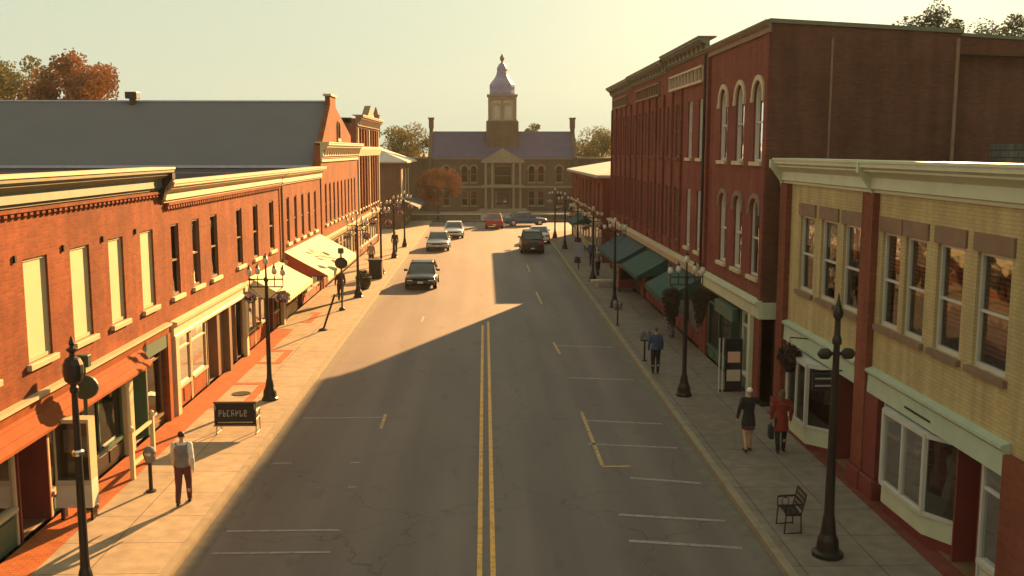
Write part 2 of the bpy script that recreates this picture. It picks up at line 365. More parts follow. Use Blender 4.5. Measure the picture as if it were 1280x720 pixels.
def window(par, fr, u0, u1, z0, z1, arch=0, frame='white_paint', sill='stone_trim', lintel=None, blind=0, blindmat='blind', glass='glass_dark', depth=.24, hood=None, fw_=.06, label=None, rail=True, siw=.10):
    m = MB(); d = depth
    zt = z1-arch
    fr.box(m, u0, u0+fw_, z0, zt, -d, -d+.08); fr.box(m, u1-fw_, u1, z0, zt, -d, -d+.08)
    fr.box(m, u0+fw_, u1-fw_, z0, z0+fw_*1.3, -d, -d+.08)
    mid = z0+(z1-z0)*.48
    if not arch: fr.box(m, u0+fw_, u1-fw_, z1-fw_, z1, -d, -d+.08)
    if rail: fr.box(m, u0+fw_, u1-fw_, mid, mid+.05, -d, -d+.07)
    if arch:
        n = 8; cu = (u0+u1)/2; hw = (u1-u0)/2
        for k in range(n):
            def pt(k, s): return (cu-hw*s*cos(pi*k/n), zt+arch*s*sin(pi*k/n))
            a, b, c, e = pt(k, 1), pt(k+1, 1), pt(k+1, .84), pt(k, .84)
            vs = [fr.P(p[0], p[1], dd) for dd in (-d, -d+.08) for p in (a, b, c, e)]
            m.add(vs, [(0,1,2,3),(7,6,5,4),(0,1,5,4),(1,2,6,5),(2,3,7,6),(3,0,4,7)])
    wo = m.build('window', frame, par, label=label)
    g = MB(); e = -d+.02
    if arch:
        n = 8; cu = (u0+u1)/2; hw = (u1-u0)/2*.97
        g.quad(*([fr.P(cu+hw, z0+.02, e)]+[fr.P(cu+hw*cos(pi*k/n), zt+arch*.97*sin(pi*k/n), e) for k in range(n+1)]+[fr.P(cu-hw, z0+.02, e)]))
    else: g.quad(fr.P(u0+.02, z0+.02, e), fr.P(u1-.02, z0+.02, e), fr.P(u1-.02, z1-.02, e), fr.P(u0+.02, z1-.02, e))
    g.build('glass', glass, wo)
    k = MB(); k.quad(fr.P(u0-.05, z0-.05, -d-.35), fr.P(u1+.05, z0-.05, -d-.35), fr.P(u1+.05, z1+.05, -d-.35), fr.P(u0-.05, z1+.05, -d-.35)); k.build('dark_room', 'dark_interior', wo)
    if blind:
        b = MB(); zb = z1-(z1-z0)*blind
        if blind >= 1: fr.box(b, u0+fw_, u1-fw_, z0+fw_*1.3, z1-fw_, -d+.035, -d+.05)
        else: fr.box(b, u0+fw_*.5, u1-fw_*.5, zb, z1-.02-arch*.2, -d-.05, -d-.03)
        b.build('blind', blindmat, wo)
    if sill:
        b = MB(); fr.box(b, u0-siw, u1+siw, z0-.13, z0-.002, -d+.09, .10); b.build('sill', sill, wo, bevel=.01)
    if lintel:
        b = MB(); fr.box(b, u0-.10, u1+.10, z1+.002, z1+.34, -.05, .05); b.build('lintel', lintel, wo, bevel=.01)
    if hood and arch:
        b = MB(); n = 10; cu = (u0+u1)/2; hw = (u1-u0)/2
        for k in range(n):
            def pt(k, s): return (cu-(hw+s)*cos(pi*k/n), zt+(arch+s)*sin(pi*k/n))
            q = [pt(k, .015), pt(k+1, .015), pt(k+1, .17), pt(k, .17)]
            b.add([fr.P(p[0], p[1], dd) for dd in (.003, .07) for p in q], [(0,1,2,3),(7,6,5,4),(0,1,5,4),(1,2,6,5),(2,3,7,6),(3,0,4,7)])
        fr.box(b, u0-.19, u0-.02, zt-.15, zt-.002, .003, .08); fr.box(b, u1+.02, u1+.19, zt-.15, zt-.002, .003, .08)
        b.build('arch_hood', hood, wo)
    return wo

def display(par, fr, u0, u1, z0, z1, bulk=.6, frame='cream', bulkmat='terracotta', d=-.12, muntin=0, glass='glass_shop'):
    m = MB(); t = .07
    fr.box(m, u0, u0+t, z0, z1, d-.05, d+.05); fr.box(m, u1-t, u1, z0, z1, d-.05, d+.05)
    fr.box(m, u0+t, u1-t, z1-t, z1, d-.05, d+.05); fr.box(m, u0+t, u1-t, z0+bulk-.03, z0+bulk+.05, d-.05, d+.10)
    fr.box(m, u0+t, u1-t, z1-.5, z1-.45, d-.04, d+.04)
    for k in range(muntin):
        u = u0+(u1-u0)*(k+1)/(muntin+1); fr.box(m, u-.03, u+.03, z0+bulk+.05, z1-t, d-.045, d+.045)
    wo = m.build('display_window', frame, par)
    b = MB(); fr.box(b, u0+t, u1-t, z0, z0+bulk-.03, d-.04, d+.02)
    n = max(1, int((u1-u0)/.9))
    for k in range(n):
        a = u0+t+(u1-u0-2*t)*k/n+.08; c = u0+t+(u1-u0-2*t)*(k+1)/n-.08
        fr.box(b, a, c, z0+.12, z0+bulk-.13, d+.022, d+.045)
    b.build('bulkhead', bulkmat, wo)
    g = MB(); g.quad(fr.P(u0+.03, z0+bulk, d), fr.P(u1-.03, z0+bulk, d), fr.P(u1-.03, z1-.03, d), fr.P(u0+.03, z1-.03, d)); g.build('glass', glass, wo)
    return wo
def door(par, fr, u0, u1, z0, z1, d=-.7, mat='green_paint'):
    m = MB(); t = .1; zt = min(z1, z0+2.15)
    fr.box(m, u0, u0+t, z0, z1, d-.04, d+.04); fr.box(m, u1-t, u1, z0, z1, d-.04, d+.04); fr.box(m, u0+t, u1-t, zt-.1, zt, d-.04, d+.04)
    fr.box(m, u0+t, u1-t, z0, z0+.45, d-.03, d+.03); fr.box(m, u0+t, u0+2.2*t, z0+.45, zt-.1, d-.03, d+.03); fr.box(m, u1-2.2*t, u1-t, z0+.45, zt-.1, d-.03, d+.03)
    o = m.build('door', mat, par)
    g = MB(); g.quad(fr.P(u0+t, z0+.4, d), fr.P(u1-t, z0+.4, d), fr.P(u1-t, z1, d), fr.P(u0+t, z1, d)); g.build('glass', 'glass', o)
    h = MB(); a = fr.P(u0+1.6*t, z0+.9, d+.09); b = fr.P(u0+1.6*t, z0+1.2, d+.09); h.tube(a, b, .018)
    h.tube(a, fr.P(u0+1.6*t, z0+.9, d+.02), .012); h.tube(b, fr.P(u0+1.6*t, z0+1.2, d+.02), .012); h.build('handle', 'chrome', o)
    # entrance cheeks
    c = MB(); fr.box(c, u0-.06, u0-.003, z0, z1, d, -.05); fr.box(c, u1+.003, u1+.06, z0, z1, d, -.05); c.build('entrance_cheek', mat, par)
    return o
def interior(par, fr, u0, u1, z0, z1, depth=2.2, goods=('goods_red', 'goods_cream', 'goods_green'), seed=1, d0=-.2):
    r = random.Random(seed); m = MB()
    P = fr.P
    m.quad(P(u0, z0, -depth), P(u1, z0, -depth), P(u1, z1, -depth), P(u0, z1, -depth))
    m.quad(P(u0, z0, d0), P(u0, z1, d0), P(u0, z1, -depth), P(u0, z0, -depth)); m.quad(P(u1, z0, d0), P(u1, z1, d0), P(u1, z1, -depth), P(u1, z0, -depth))
    m.quad(P(u0, z1, d0), P(u1, z1, d0), P(u1, z1, -depth), P(u0, z1, -depth)); m.quad(P(u0, z0+.01, d0), P(u1, z0+.01, d0), P(u1, z0+.01, -depth), P(u0, z0+.01, -depth))
    io = m.build('shop_interior', 'brown_paint', par)
    for g in goods:
        b = MB(); n = max(1, int((u1-u0)/1.2))
        for k in range(n):
            u = r.uniform(u0+.3, u1-.3); dd = -r.uniform(.5, .9)-(.3 if d0 > -.5 else .6)
            if r.random() < .6:   # dress form
                b.lathe(P(u, z0+.6, dd), [(.05, 0), (.22, .02), (.20, .2), (.12, .55), (.17, .8), (.15, .95), (.05, 1.02), (.05, 1.12)], 8)
            else:
                for q in range(3): fr.box(b, u-.25, u+.25, z0+.55+q*.35, z0+.8+q*.35, dd-.12, dd+.12)
        b.build('shop_goods', g, io)
    return io
def awning(par, fr, u0, u1, zt, zb, out, mat, under=None, valance=.22):
    m = MB(); t = .025; nu = max(8, int((u1-u0)/.4)); nv = 6; nb = max(2, round((u1-u0)/1.6))
    def ap(i, j, off):
        u = u0+(u1-u0)*i/nu; v = j/nv; bay_ = abs(sin(pi*nb*i/nu))
        sag = .035*sin(pi*v)*(.35+.65*bay_)+.018*noise.noise(Vector((u*1.7, v*3, zt)))*sin(pi*v)
        return fr.P(u, zt+(zb-zt)*v-sag-off, .02+(out-.02)*v)
    vs = [ap(i, j, o_) for o_ in (0, t) for j in range(nv+1) for i in range(nu+1)]; K = (nu+1)*(nv+1); fs = []
    for j in range(nv):
        for i in range(nu):
            q = j*(nu+1)+i; fs += [(q, q+1, q+nu+2, q+nu+1), (K+q, K+q+nu+1, K+q+nu+2, K+q+1)]
    for i in range(nu):
        for q, r_ in ((i, i+1), (nv*(nu+1)+i, nv*(nu+1)+i+1)): fs.append((q, r_, K+r_, K+q))
    for j in range(nv):
        for q, r_ in ((j*(nu+1), (j+1)*(nu+1)), (j*(nu+1)+nu, (j+1)*(nu+1)+nu)): fs.append((q, r_, K+r_, K+q))
    m.add(vs, fs)
    n = int((u1-u0)/.35)
    for k in range(n):
        a = u0+(u1-u0)*k/n; b = u0+(u1-u0)*(k+1)/n; v = valance
        pts = [(a, zb-t), (b, zb-t), (b, zb-v*.75), ((a+b)/2, zb-v*1.1), (a, zb-v*.75)]
        m.add([fr.P(p[0], p[1], out+dd) for dd in (0, .012) for p in pts], [(0,1,2,3,4),(9,8,7,6,5),(0,1,6,5),(1,2,7,6),(2,3,8,7),(3,4,9,8),(4,0,5,9)])
    o = m.build('awning', mat, par)
    c = MB()
    for u, s in ((u0, 1), (u1, -1)):
        c.add([fr.P(u+s*.003, zt-t, .02), fr.P(u+s*.003, zb-t, out), fr.P(u+s*.003, zb-t, .02), fr.P(u+s*.015, zt-t, .02), fr.P(u+s*.015, zb-t, out), fr.P(u+s*.015, zb-t, .02)], [(0,1,2),(5,4,3),(0,1,4,3),(1,2,5,4),(2,0,3,5)])
    c.build('side_flap', under or mat, o)
    f = MB()
    for u in (u0+.05, (u0+u1)/2, u1-.05): f.tube(fr.P(u, zb-.06, out-.03), fr.P(u, zb-.02, .03), .02, n=6); f.tube(fr.P(u, zb-.06, out-.03), fr.P(u, zt-.06, .03), .015, n=6)
    f.build('awning_frame', 'iron', o)
    return o
def cornice(par, fr, u0, u1, z0, z1, out, mat, top=None, brackets=0, bmat=None):
    h = z1-z0; m = MB()
    fr.prof(m, [(.003, z0), (.07, z0), (.07, z0+.10*h), (out*.35, z0+.14*h), (out*.30, z0+.5*h), (out*.45, z0+.58*h), (out*.8, z0+.72*h), (out*.8, z0+.78*h), (out, z0+.86*h), (out, z1), (.003, z1)], u0, u1)
    c = m.build('cornice', mat, par)
    if top:
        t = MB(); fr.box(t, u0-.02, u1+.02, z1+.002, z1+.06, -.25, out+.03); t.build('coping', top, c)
    if brackets:
        b = MB(); n = brackets
        for k in range(n):
            u = u0+(u1-u0)*(k+.5)/n; fr.prof(b, [(.075, z0+.16*h), (out*.45, z0+.2*h), (out*.7, z0+.70*h), (.075, z0+.70*h)], u-.05, u+.05)
        b.build('bracket', bmat or mat, c)
    return c
def body(par, fr, u0, u1, z1, back, side='brick_side', roof='dark_roof', zr=None, par_h=.0):
    """side walls, rear wall and flat roof behind a facade"""
    zr = z1-.35 if zr is None else zr; e = .006
    P = fr.P; m = MB()
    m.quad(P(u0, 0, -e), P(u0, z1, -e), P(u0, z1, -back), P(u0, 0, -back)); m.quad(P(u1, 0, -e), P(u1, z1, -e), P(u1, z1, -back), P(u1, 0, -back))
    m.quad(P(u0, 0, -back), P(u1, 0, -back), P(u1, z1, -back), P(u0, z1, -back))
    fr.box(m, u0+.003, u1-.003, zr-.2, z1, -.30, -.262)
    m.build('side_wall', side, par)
    r = MB(); r.quad(P(u0, zr, -.05), P(u1, zr, -.05), P(u1, zr, -back), P(u0, zr, -back)); 
    fr.box(r, u0, u0+.22, zr, z1+.05, -back, -.3); fr.box(r, u1-.22, u1, zr, z1+.05, -back, -.3)
    r.build('roof', roof, par)
def dentils(par, fr, u0, u1, z0, z1, d, n, mat, name='dentil_course'):
    m = MB(); st = (u1-u0)/n
    for k in range(n): fr.box(m, u0+k*st, u0+k*st+st*.5, z0, z1, .003, d)
    fr.box(m, u0, u1, z1, z1+.07, .003, d+.03)
    return m.build(name, mat, par)


# ================================================================== GROUND
m = MB(); m.quad((-1500, -300, -.03), (1500, -300, -.03), (1500, 3000, -.03), (-1500, 3000, -.03)); struct(m.build('ground', 'earth'))
m = MB(); m.quad((-5.6, -20, 0), (5.3, -20, 0), (5.3, 98, 0), (-5.6, 98, 0)); struct(m.build('road', 'asphalt'))
m = MB(); m.quad((-5.94, 98, 0), (60, 98, 0), (60, 113, 0), (-5.94, 113, 0)); struct(m.build('cross_street', 'asphalt'))
def pavement(name, pts, mat='sidewalk_concrete', h=.15):
    mb = MB(); mb.prism(pts, 2, -.02, h); return struct(mb.build(name, mat))
def arc(cx, cy, r, a0, a1, n=6): return [(cx+r*cos(radians(a0+(a1-a0)*k/n)), cy+r*sin(radians(a0+(a1-a0)*k/n))) for k in range(n+1)]
pavement('sidewalk_left', [(-6.12, -20), (-6.12, 113), (-30, 113), (-30, 89), (-12, 89), (-12, -20)], 'sidewalk_concrete_sunlit')
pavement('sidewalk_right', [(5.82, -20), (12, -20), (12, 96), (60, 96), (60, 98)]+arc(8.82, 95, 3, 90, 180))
def kerb(name, outer, inner, h):
    mb = MB(); n = len(outer)
    vs = [(p[0], p[1], z) for z in (-.02, h) for p in outer]+[(p[0], p[1], z) for z in (-.02, h) for p in inner]
    fs = []
    for k in range(n-1):
        fs += [(k, k+1, n+k+1, n+k), (n+k, n+k+1, 3*n+k+1, 3*n+k), (2*n+k, 2*n+k+1, 3*n+k+1, 3*n+k)]
    mb.add(vs, fs); return struct(mb.build(name, 'kerb_concrete'))
kerb('kerb_left', [(-5.94, -20), (-5.94, 113)], [(-6.118, -20), (-6.118, 113)], .154)
kerb('kerb_right', [(5.64, -20)]+arc(8.82, 95, 3.18, 180, 90)+[(60, 98.18)], [(5.818, -20)]+arc(8.82, 95, 3.002, 180, 90)+[(60, 98.002)], .154)
m = MB(); m.quad((-5.94, -20, .003), (-5.6, -20, .003), (-5.6, 113, .003), (-5.94, 113, .003)); struct(m.build('road_gutter_left', 'gutter_concrete'))
m = MB(); m.quad((5.3, -20, .003), (5.64, -20, .003), (5.64, 95, .003), (5.3, 95, .003)); struct(m.build('road_gutter_right', 'gutter_concrete'))
# brick bands beside the shopfronts
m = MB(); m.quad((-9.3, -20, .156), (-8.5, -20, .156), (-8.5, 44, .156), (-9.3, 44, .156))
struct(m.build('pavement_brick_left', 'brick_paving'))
m = MB()
for y0, y1, x1 in ((30.2, 33.6, -7.35), (36.6, 39.2, -7.6), (45.5, 48.5, -8.0)):
    for a in ((-8.498, x1, y0, y0+.35), (-8.498, x1, y1-.35, y1)):
        m.quad((a[0], a[2], .1565), (a[1], a[2], .1565), (a[1], a[3], .1565), (a[0], a[3], .1565))
    m.quad((x1-.3, y0+.35, .1565), (x1, y0+.35, .1565), (x1, y1-.35, .1565), (x1-.3, y1-.35, .1565))
struct(m.build('brick_panel_borders', 'brick_paving'))
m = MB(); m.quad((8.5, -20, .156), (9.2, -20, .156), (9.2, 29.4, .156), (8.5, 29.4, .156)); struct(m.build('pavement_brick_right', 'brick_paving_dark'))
# forecourt of the courthouse
m = MB(); m.prism([(-60, 113), (60, 113), (60, 160), (-60, 160)], 2, -.02, .14); struct(m.build('courthouse_lawn', 'grass'))
m = MB(); m.quad((-6, 113, .146), (11, 113, .146), (11, 130, .146), (-6, 130, .146)); struct(m.build('courthouse_plaza', 'plaza_paving'))
# painted marks
def strip(mb, p, q, w_, z=.007):
    p = Vector((p[0], p[1], z)); q = Vector((q[0], q[1], z)); n = (q-p).normalized(); s = Vector((-n.y, n.x, 0))*w_/2
    mb.quad(p-s, q-s, q+s, p+s)
m = MB(); strip(m, (-.13, -10), (-.13, 45.5), .10); strip(m, (.13, -10), (.13, 46.5), .10); struct(m.build('road_marking_centre_lines', 'paint_yellow'))
m = MB()
strip(m, (2.95, 30), (2.98, 24.7), .10); strip(m, (2.93, 24.6), (3.7, 24.6), .12); strip(m, (2.9, 56.4), (2.97, 51.9), .10); strip(m, (2.86, 41.3), (2.95, 38.8), .10)
strip(m, (-3.06, 29.87), (-3.05, 28.27), .10); strip(m, (2.95, 70), (2.95, 66), .1); strip(m, (-3.0, 48), (-3.0, 46.5), .1)
struct(m.build('road_marking_bay_corners', 'paint_yellow_worn'))
m = MB()
for x0, x1, y in ((3.0, 5.2, 28.9), (2.8, 5.2, 26.5), (3.55, 5.2, 23.6), (2.94, 5.2, 21.1), (2.95, 5.2, 19.6), (2.9, 5.2, 34.6), (2.9, 5.2, 40.5)):
    strip(m, (x0, y+.1), (x1, y-.35), .13)
for x0, x1, y in ((-5.5, -3.11, 20.45), (-5.5, -3.13, 19.27), (-5.5, -3.07, 29.5), (-3.5, -3.25, 25.1), (-3.3, -3.1, 23.2), (-5.5, -5.0, 25.1)):
    strip(m, (x0, y), (x1, y), .09)
struct(m.build('road_marking_stall_lines', 'paint_white'))
# iron covers
m = MB(); m.lathe((-7.95, 32.0, .157), [(.0, 0), (.3, 0), (.3, .012), (.0, .012)], 18); tag(m.build('manhole_cover', 'iron'), 'small round iron cover set in the left pavement', 'manhole cover')

# thin warm evening air
m = MB(); m.box(-75, 75, -40, 260, -1.1, 24)
hz = m.build('haze', 'earth'); hz['kind'] = 'stuff'; hz.data.materials.clear()
hm = bpy.data.materials.new('haze_air'); hm.use_nodes = True; hn = hm.node_tree; hn.nodes.clear()
ho = hn.nodes.new('ShaderNodeOutputMaterial'); hv = hn.nodes.new('ShaderNodeVolumePrincipled')
hv.inputs['Color'].default_value = (.96, .92, .84, 1); hv.inputs['Density'].default_value = .00018; hv.inputs['Anisotropy'].default_value = .2
hn.links.new(hv.outputs[0], ho.inputs['Volume']); hz.data.materials.append(hm)

# ================================================================== LEFT ROW
XL = -9.3; FL = Fr('x', XL, 1)
ZW0, ZW1 = 3.68, 5.82
# --- first brick building with the cream blinds
Y0, Y1 = 9.0, 29.05
b1 = thing('brick_building', 'orange brick building with big cream-blinded windows and dark green cornice, nearest on left', 'building', (XL, 19, 0))
wins = [(12.9, 14.05), (15.5, 16.6), (17.7, 18.8), (20.25, 21.38), (22.55, 23.65), (24.85, 25.85), (27.15, 28.2)]
m = MB(); wall(m, FL, Y0, Y1, .15, 6.8, [(a, b, ZW0, ZW1) for a, b in wins]+[(9.6, 28.75, .15, 2.62)], .14)
for a, b in wins:   # tie plates and pier relief
    pass
m.build('wall', 'brick_orange', b1)
body(b1, FL, Y0, Y1, 7.1, 18, zr=6.7)
for a, b in wins: window(b1, FL, a, b, ZW0, ZW1, blind=1.0, frame='cream', sill='cream', glass='glass_clear', depth=.13, rail=False, siw=.12)
m = MB()
for a, b in wins: FL.box(m, a-.42, a-.34, ZW1-.02, ZW1+.12, .003, .05)
m.build('tie_plate', 'iron', b1)
cornice(b1, FL, Y0, Y1, 6.88, 7.47, .42, 'cornice_green', top='cream_bright', brackets=0)
dentils(b1, FL, Y0, Y1-.4, 6.70, 6.78, .10, 70, 'brick_orange')
m = MB(); FL.prof(m, [(.08, 6.6), (.14, 6.6), (.24, 6.95), (.44, 7.2), (.44, 7.36), (.08, 7.36)], 28.78, 29.04); m.build('end_bracket', 'iron', b1)
m = MB(); FL.prof(m, [(.003, 2.74), (.08, 2.74), (.10, 2.9), (.17, 2.96), (.003, 2.965)], 9.2, 28.95); m.build('shop_cornice', 'terracotta', b1); m = MB(); FL.box(m, 9.2, 28.95, 2.968, 3.04, .003, .19); m.build('cornice_bead', 'cream', b1)
m = MB(); FL.prof(m, [(.003, 2.26), (.36, 2.28), (.36, 2.34), (.27, 2.48), (.25, 2.48), (.14, 2.66), (.12, 2.66), (.07, 2.735), (.003, 2.735)], 9.4, 26.6)
m.build('sign_board', 'terracotta', b1)
m = MB(); FL.box(m, 26.62, 28.75, 2.36, 2.73, .003, .08); m.build('transom_panel', 'green_paint', b1)
for u in (9.3, 28.88): 
    m = MB(); FL.box(m, u-.14, u+.14, .15, 2.73, .003, .10); m.build('pilaster', 'terracotta', b1)
display(b1, FL, 9.6, 12.4, .15, 2.6, .7, 'green_paint', 'green_paint'); door(b1, FL, 12.45, 13.5, .15, 2.6)
display(b1, FL, 13.6, 16.4, .15, 2.6, .7, 'green_paint', 'green_paint', muntin=1)
display(b1, FL, 16.5, 19.5, .15, 2.6, .75, 'cream', 'green_paint', muntin=1)
door(b1, FL, 19.62, 20.9, .15, 2.6, d=-1.1, mat='maroon_paint')
display(b1, FL, 21.0, 22.3, .15, 2.6, .5, 'cream', 'green_paint')
display(b1, FL, 22.32, 25.4, .15, 2.6, .55, 'green_paint', 'iron', muntin=1)
m = MB(); FL.box(m, 25.4, 25.9, .15, 2.35, -.15, .05); m.build('pilaster', 'cream', b1)
door(b1, FL, 26.0, 27.2, .15, 2.6, d=-.9, mat='green_paint'); display(b1, FL, 27.3, 28.6, .15, 2.6, .3, 'brown_paint', 'brown_paint')
interior(b1, FL, 9.6, 28.7, .15, 2.62, 3.0, ('goods_red', 'goods_cream', 'goods_green', 'goods_pink'), 3)

# --- second building, six slim windows
Y0, Y1 = 29.05, 45.9
b2 = thing('brick_building', 'orange brick building with six slim dark windows and a cream cornice, second on the left', 'building', (XL, 37, 0))
wins = [(29.8, 30.55), (31.95, 32.75), (34.1, 34.95), (37.65, 38.5), (40.35, 41.2), (43.4, 44.3)]
m = MB(); wall(m, FL, Y0, Y1, .15, 6.7, [(a, b, ZW0, ZW1) for a, b in wins]+[(29.3, 45.6, .15, 2.45)], .14); m.build('wall', 'brick_orange', b2)
body(b2, FL, Y0+.006, Y1, 6.95, 18, zr=6.45)
for i, (a, b) in enumerate(wins): window(b2, FL, a, b, ZW0, ZW1, frame='brown_paint', sill='cream_bright', glass='glass_dark', depth=.12, blind=(.45 if i in (1, 4) else 0), blindmat='brown_stone', siw=.2)
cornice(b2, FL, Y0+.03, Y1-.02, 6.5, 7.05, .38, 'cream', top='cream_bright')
dentils(b2, FL, Y0+.3, Y1, 6.30, 6.42, .10, 66, 'brick_orange_dark')
m = MB(); m.tube(FL.P(45.75, .2, .09), FL.P(45.75, 6.5, .09), .055); m.build('downpipe', 'brown_paint', b2)
m = MB(); FL.prof(m, [(.003, 2.46), (.14, 2.46), (.14, 2.54), (.10, 2.58), (.10, 2.82), (.20, 2.86), (.22, 2.96), (.003, 3.0)], 29.35, 38.0); FL.prof(m, [(.003, 2.46), (.12, 2.46), (.12, 2.55), (.08, 2.58), (.08, 2.80), (.16, 2.84), (.18, 2.92), (.003, 2.95)], 38.35, 45.5)
m.build('sign_board', 'cream_bright', b2)
for u, mt in ((29.45, 'cream'), (35.6, 'brown_paint'), (38.17, 'cream_bright'), (45.3, 'cream')):
    m = MB(); FL.box(m, u-.16, u+.16, .15, (2.98 if abs(u-38.17) < .1 else 2.45), .003 if u not in (35.6,) else -.2, .16); m.build('pilaster', mt, b2)
display(b2, FL, 29.7, 31.5, .15, 2.44, .65, 'cream', 'terracotta'); display(b2, FL, 31.55, 33.3, .15, 2.44, .65, 'cream', 'terracotta')
door(b2, FL, 33.4, 34.6, .15, 2.44, d=-.9, mat='brown_paint'); m = MB(); FL.box(m, 34.65, 35.4, .15, 2.44, -.2, -.05); m.build('panelling', 'brown_paint', b2)
door(b2, FL, 36.0, 37.2, .15, 2.44, d=-.5, mat='brown_paint')
display(b2, FL, 38.4, 40.4, .15, 2.44, .7, 'cream', 'terracotta', muntin=1); display(b2, FL, 40.5, 42.6, .15, 2.44, .7, 'cream', 'terracotta', muntin=1)
door(b2, FL, 42.7, 43.8, .15, 2.44, d=-.5, mat='maroon_paint'); display(b2, FL, 43.9, 45.1, .15, 2.44, .7, 'cream', 'terracotta')
interior(b2, FL, 29.4, 45.5, .15, 2.45, 2.6, ('goods_cream', 'goods_blue', 'goods_red'), 5)
awning(b2, FL, 39.3, 45.0, 3.05, 2.25, 1.5, 'cream_cloth', 'cream_cloth')

# --- third building, five narrow windows, big cream awning
Y0, Y1 = 45.95, 57.0
b3 = thing('brick_building', 'low orange brick building behind the large cream awning, with a row of narrow dark windows', 'building', (XL, 51, 0))
wins = [(47.2, 47.85), (49.1, 49.75), (51.0, 51.65), (52.9, 53.55), (54.8, 55.45)]
m = MB(); wall(m, FL, Y0, Y1, .15, 6.7, [(a, b, ZW0, ZW1) for a, b in wins]+[(46.3, 56.6, .15, 2.5)], .22); m.build('wall', 'brick_orange', b3)
body(b3, FL, Y0+.006, Y1, 6.9, 18, zr=6.5)
for a, b in wins: window(b3, FL, a, b, ZW0, ZW1, frame='brown_paint', sill='cream_bright', glass='glass_dark', siw=.15, depth=.12)
cornice(b3, FL, Y0+.03, Y1-.02, 6.45, 7.05, .38, 'cream', top='cream_bright')
m = MB(); FL.prof(m, [(.003, 2.7), (.12, 2.7), (.2, 2.95), (.003, 3.0)], 46.1, 56.9); m.build('shop_cornice', 'cream', b3)
display(b3, FL, 46.4, 49.5, .15, 2.48, .5, 'cream', 'cream_bright', muntin=1); door(b3, FL, 49.6, 50.8, .15, 2.48, d=-.6, mat='maroon_paint')
display(b3, FL, 50.9, 54.0, .15, 2.48, .5, 'cream', 'red_cloth', muntin=1); display(b3, FL, 54.1, 56.5, .15, 2.48, .5, 'cream', 'red_cloth')
interior(b3, FL, 46.3, 56.6, .15, 2.5, 2.6, ('goods_cream', 'goods_red'), 8)
awning(b3, FL, 46.3, 56.4, 3.35, 2.25, 2.0, 'cream_cloth', 'red_cloth', valance=.3)

# --- fourth building, taller cream cornice
Y0, Y1 = 57.0, 73.2; XL4 = XL+.06; F4 = Fr('x', XL4, 1)
b4 = thing('brick_building', 'orange brick building with a tall cream cornice, standing in front of the gabled hall', 'building', (XL4, 65, 0))
wins = [(58.2+1.62*k, 58.85+1.62*k) for k in range(9)]
m = MB(); wall(m, F4, Y0, Y1, .15, 7.9, [(a, b, 3.75, 6.1) for a, b in wins]+[(57.5, 72.7, .15, 2.6)], .14); m.build('wall', 'brick_orange', b4)
m = MB(); m.box(XL4-.35, XL4-.006, Y0+.01, Y0+.03, 0, 8.3); m.box(XL4-.35, XL4-.3, Y0+.03, Y1, 6.5, 8.4); m.build('side_wall', 'brick_orange_dark', b4)
for a, b in wins: window(b4, F4, a, b, 3.75, 6.1, frame='brown_paint', sill='cream', glass='glass_dark', depth=.12)
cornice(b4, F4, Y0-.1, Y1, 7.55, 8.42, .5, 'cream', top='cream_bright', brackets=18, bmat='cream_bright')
m = MB(); F4.box(m, Y0, Y1, 7.35, 7.5, .003, .09); m.build('belt_course', 'cream', b4)
m = MB(); F4.prof(m, [(.003, 2.75), (.14, 2.75), (.25, 3.0), (.003, 3.05)], 57.2, 73.0); m.build('shop_cornice', 'cream', b4)
for k in range(5): display(b4, F4, 57.6+3.02*k, 60.5+3.02*k, .15, 2.58, .6, 'cream' if k % 2 else 'brown_paint', 'maroon_paint', muntin=1)
interior(b4, F4, 57.5, 72.7, .15, 2.6, 2.6, ('goods_cream', 'goods_red'), 11)

# --- gabled hall with the great grey roof
hall = thing('gabled_hall', 'large hall with a long plain dark grey pitched roof rising behind the left shops', 'building', (-22, 63.2, 0))
m = MB(); a = .10
m.add([(-46, 57.3, 7.15), (-9.75, 57.3, 7.15), (-9.75, 63.2, 11.0), (-46, 63.2, 11.0), (-9.75, 69.1, 7.15), (-46, 69.1, 7.15),
       (-46, 57.3, 7.0), (-9.75, 57.3, 7.0), (-9.75, 63.2, 10.85), (-46, 63.2, 10.85), (-9.75, 69.1, 7.0), (-46, 69.1, 7.0)],
      [(0,1,2,3),(3,2,4,5),(6,7,8,9),(9,8,10,11),(0,1,7,6),(5,4,10,11),(0,3,9,6),(3,5,11,9),(1,2,8,7),(2,4,10,8)]); m.build('roof', 'dark_roof', hall)
m = MB(); m.box(-46, -9.8, 57.5, 57.7, 0, 7.05); m.box(-46, -9.8, 68.7, 68.9, 0, 7.05); m.box(-46, -45.8, 57.7, 68.7, 0, 7.05); m.build('wall', 'brick_side', hall)
m = MB(); m.prism([(57.35, 0), (57.35, 7.35), (62.3, 10.75), (62.3, 11.3), (64.6, 11.3), (64.6, 10.7), (71.5, 9.0), (71.5, 0)], 0, -9.74, -9.44); m.build('gable_wall', 'brick_orange', hall)
m = MB(); m.box(-9.85, -9.35, 62.2, 64.7, 11.302, 11.42); m.build('gable_coping', 'stone_trim', hall)
window(hall, Fr('x', -9.43, 1), 64.9, 66.0, 8.7, 9.9, arch=.4, frame='brown_paint', sill='stone_trim', depth=.005, rail=False)
m = MB(); m.box(-46, -9.8, 57.05, 57.25, 7.02, 7.17); m.build('gutter', 'gutter_metal', hall)
m = MB(); m.box(-46, -9.9, 63.1, 63.3, 10.98, 11.06); m.build('ridge_cap', 'gutter_metal', hall)
rv = thing('roof_vent', 'dark square metal vent standing on the ridge of the grey hall roof', 'roof vent', (-21.6, 63.0, 10.9))
m = MB(); m.tube((-21.6, 63.0, 10.6), (-21.6, 63.0, 11.2), .2, n=10); m.build('flue', 'iron', rv)
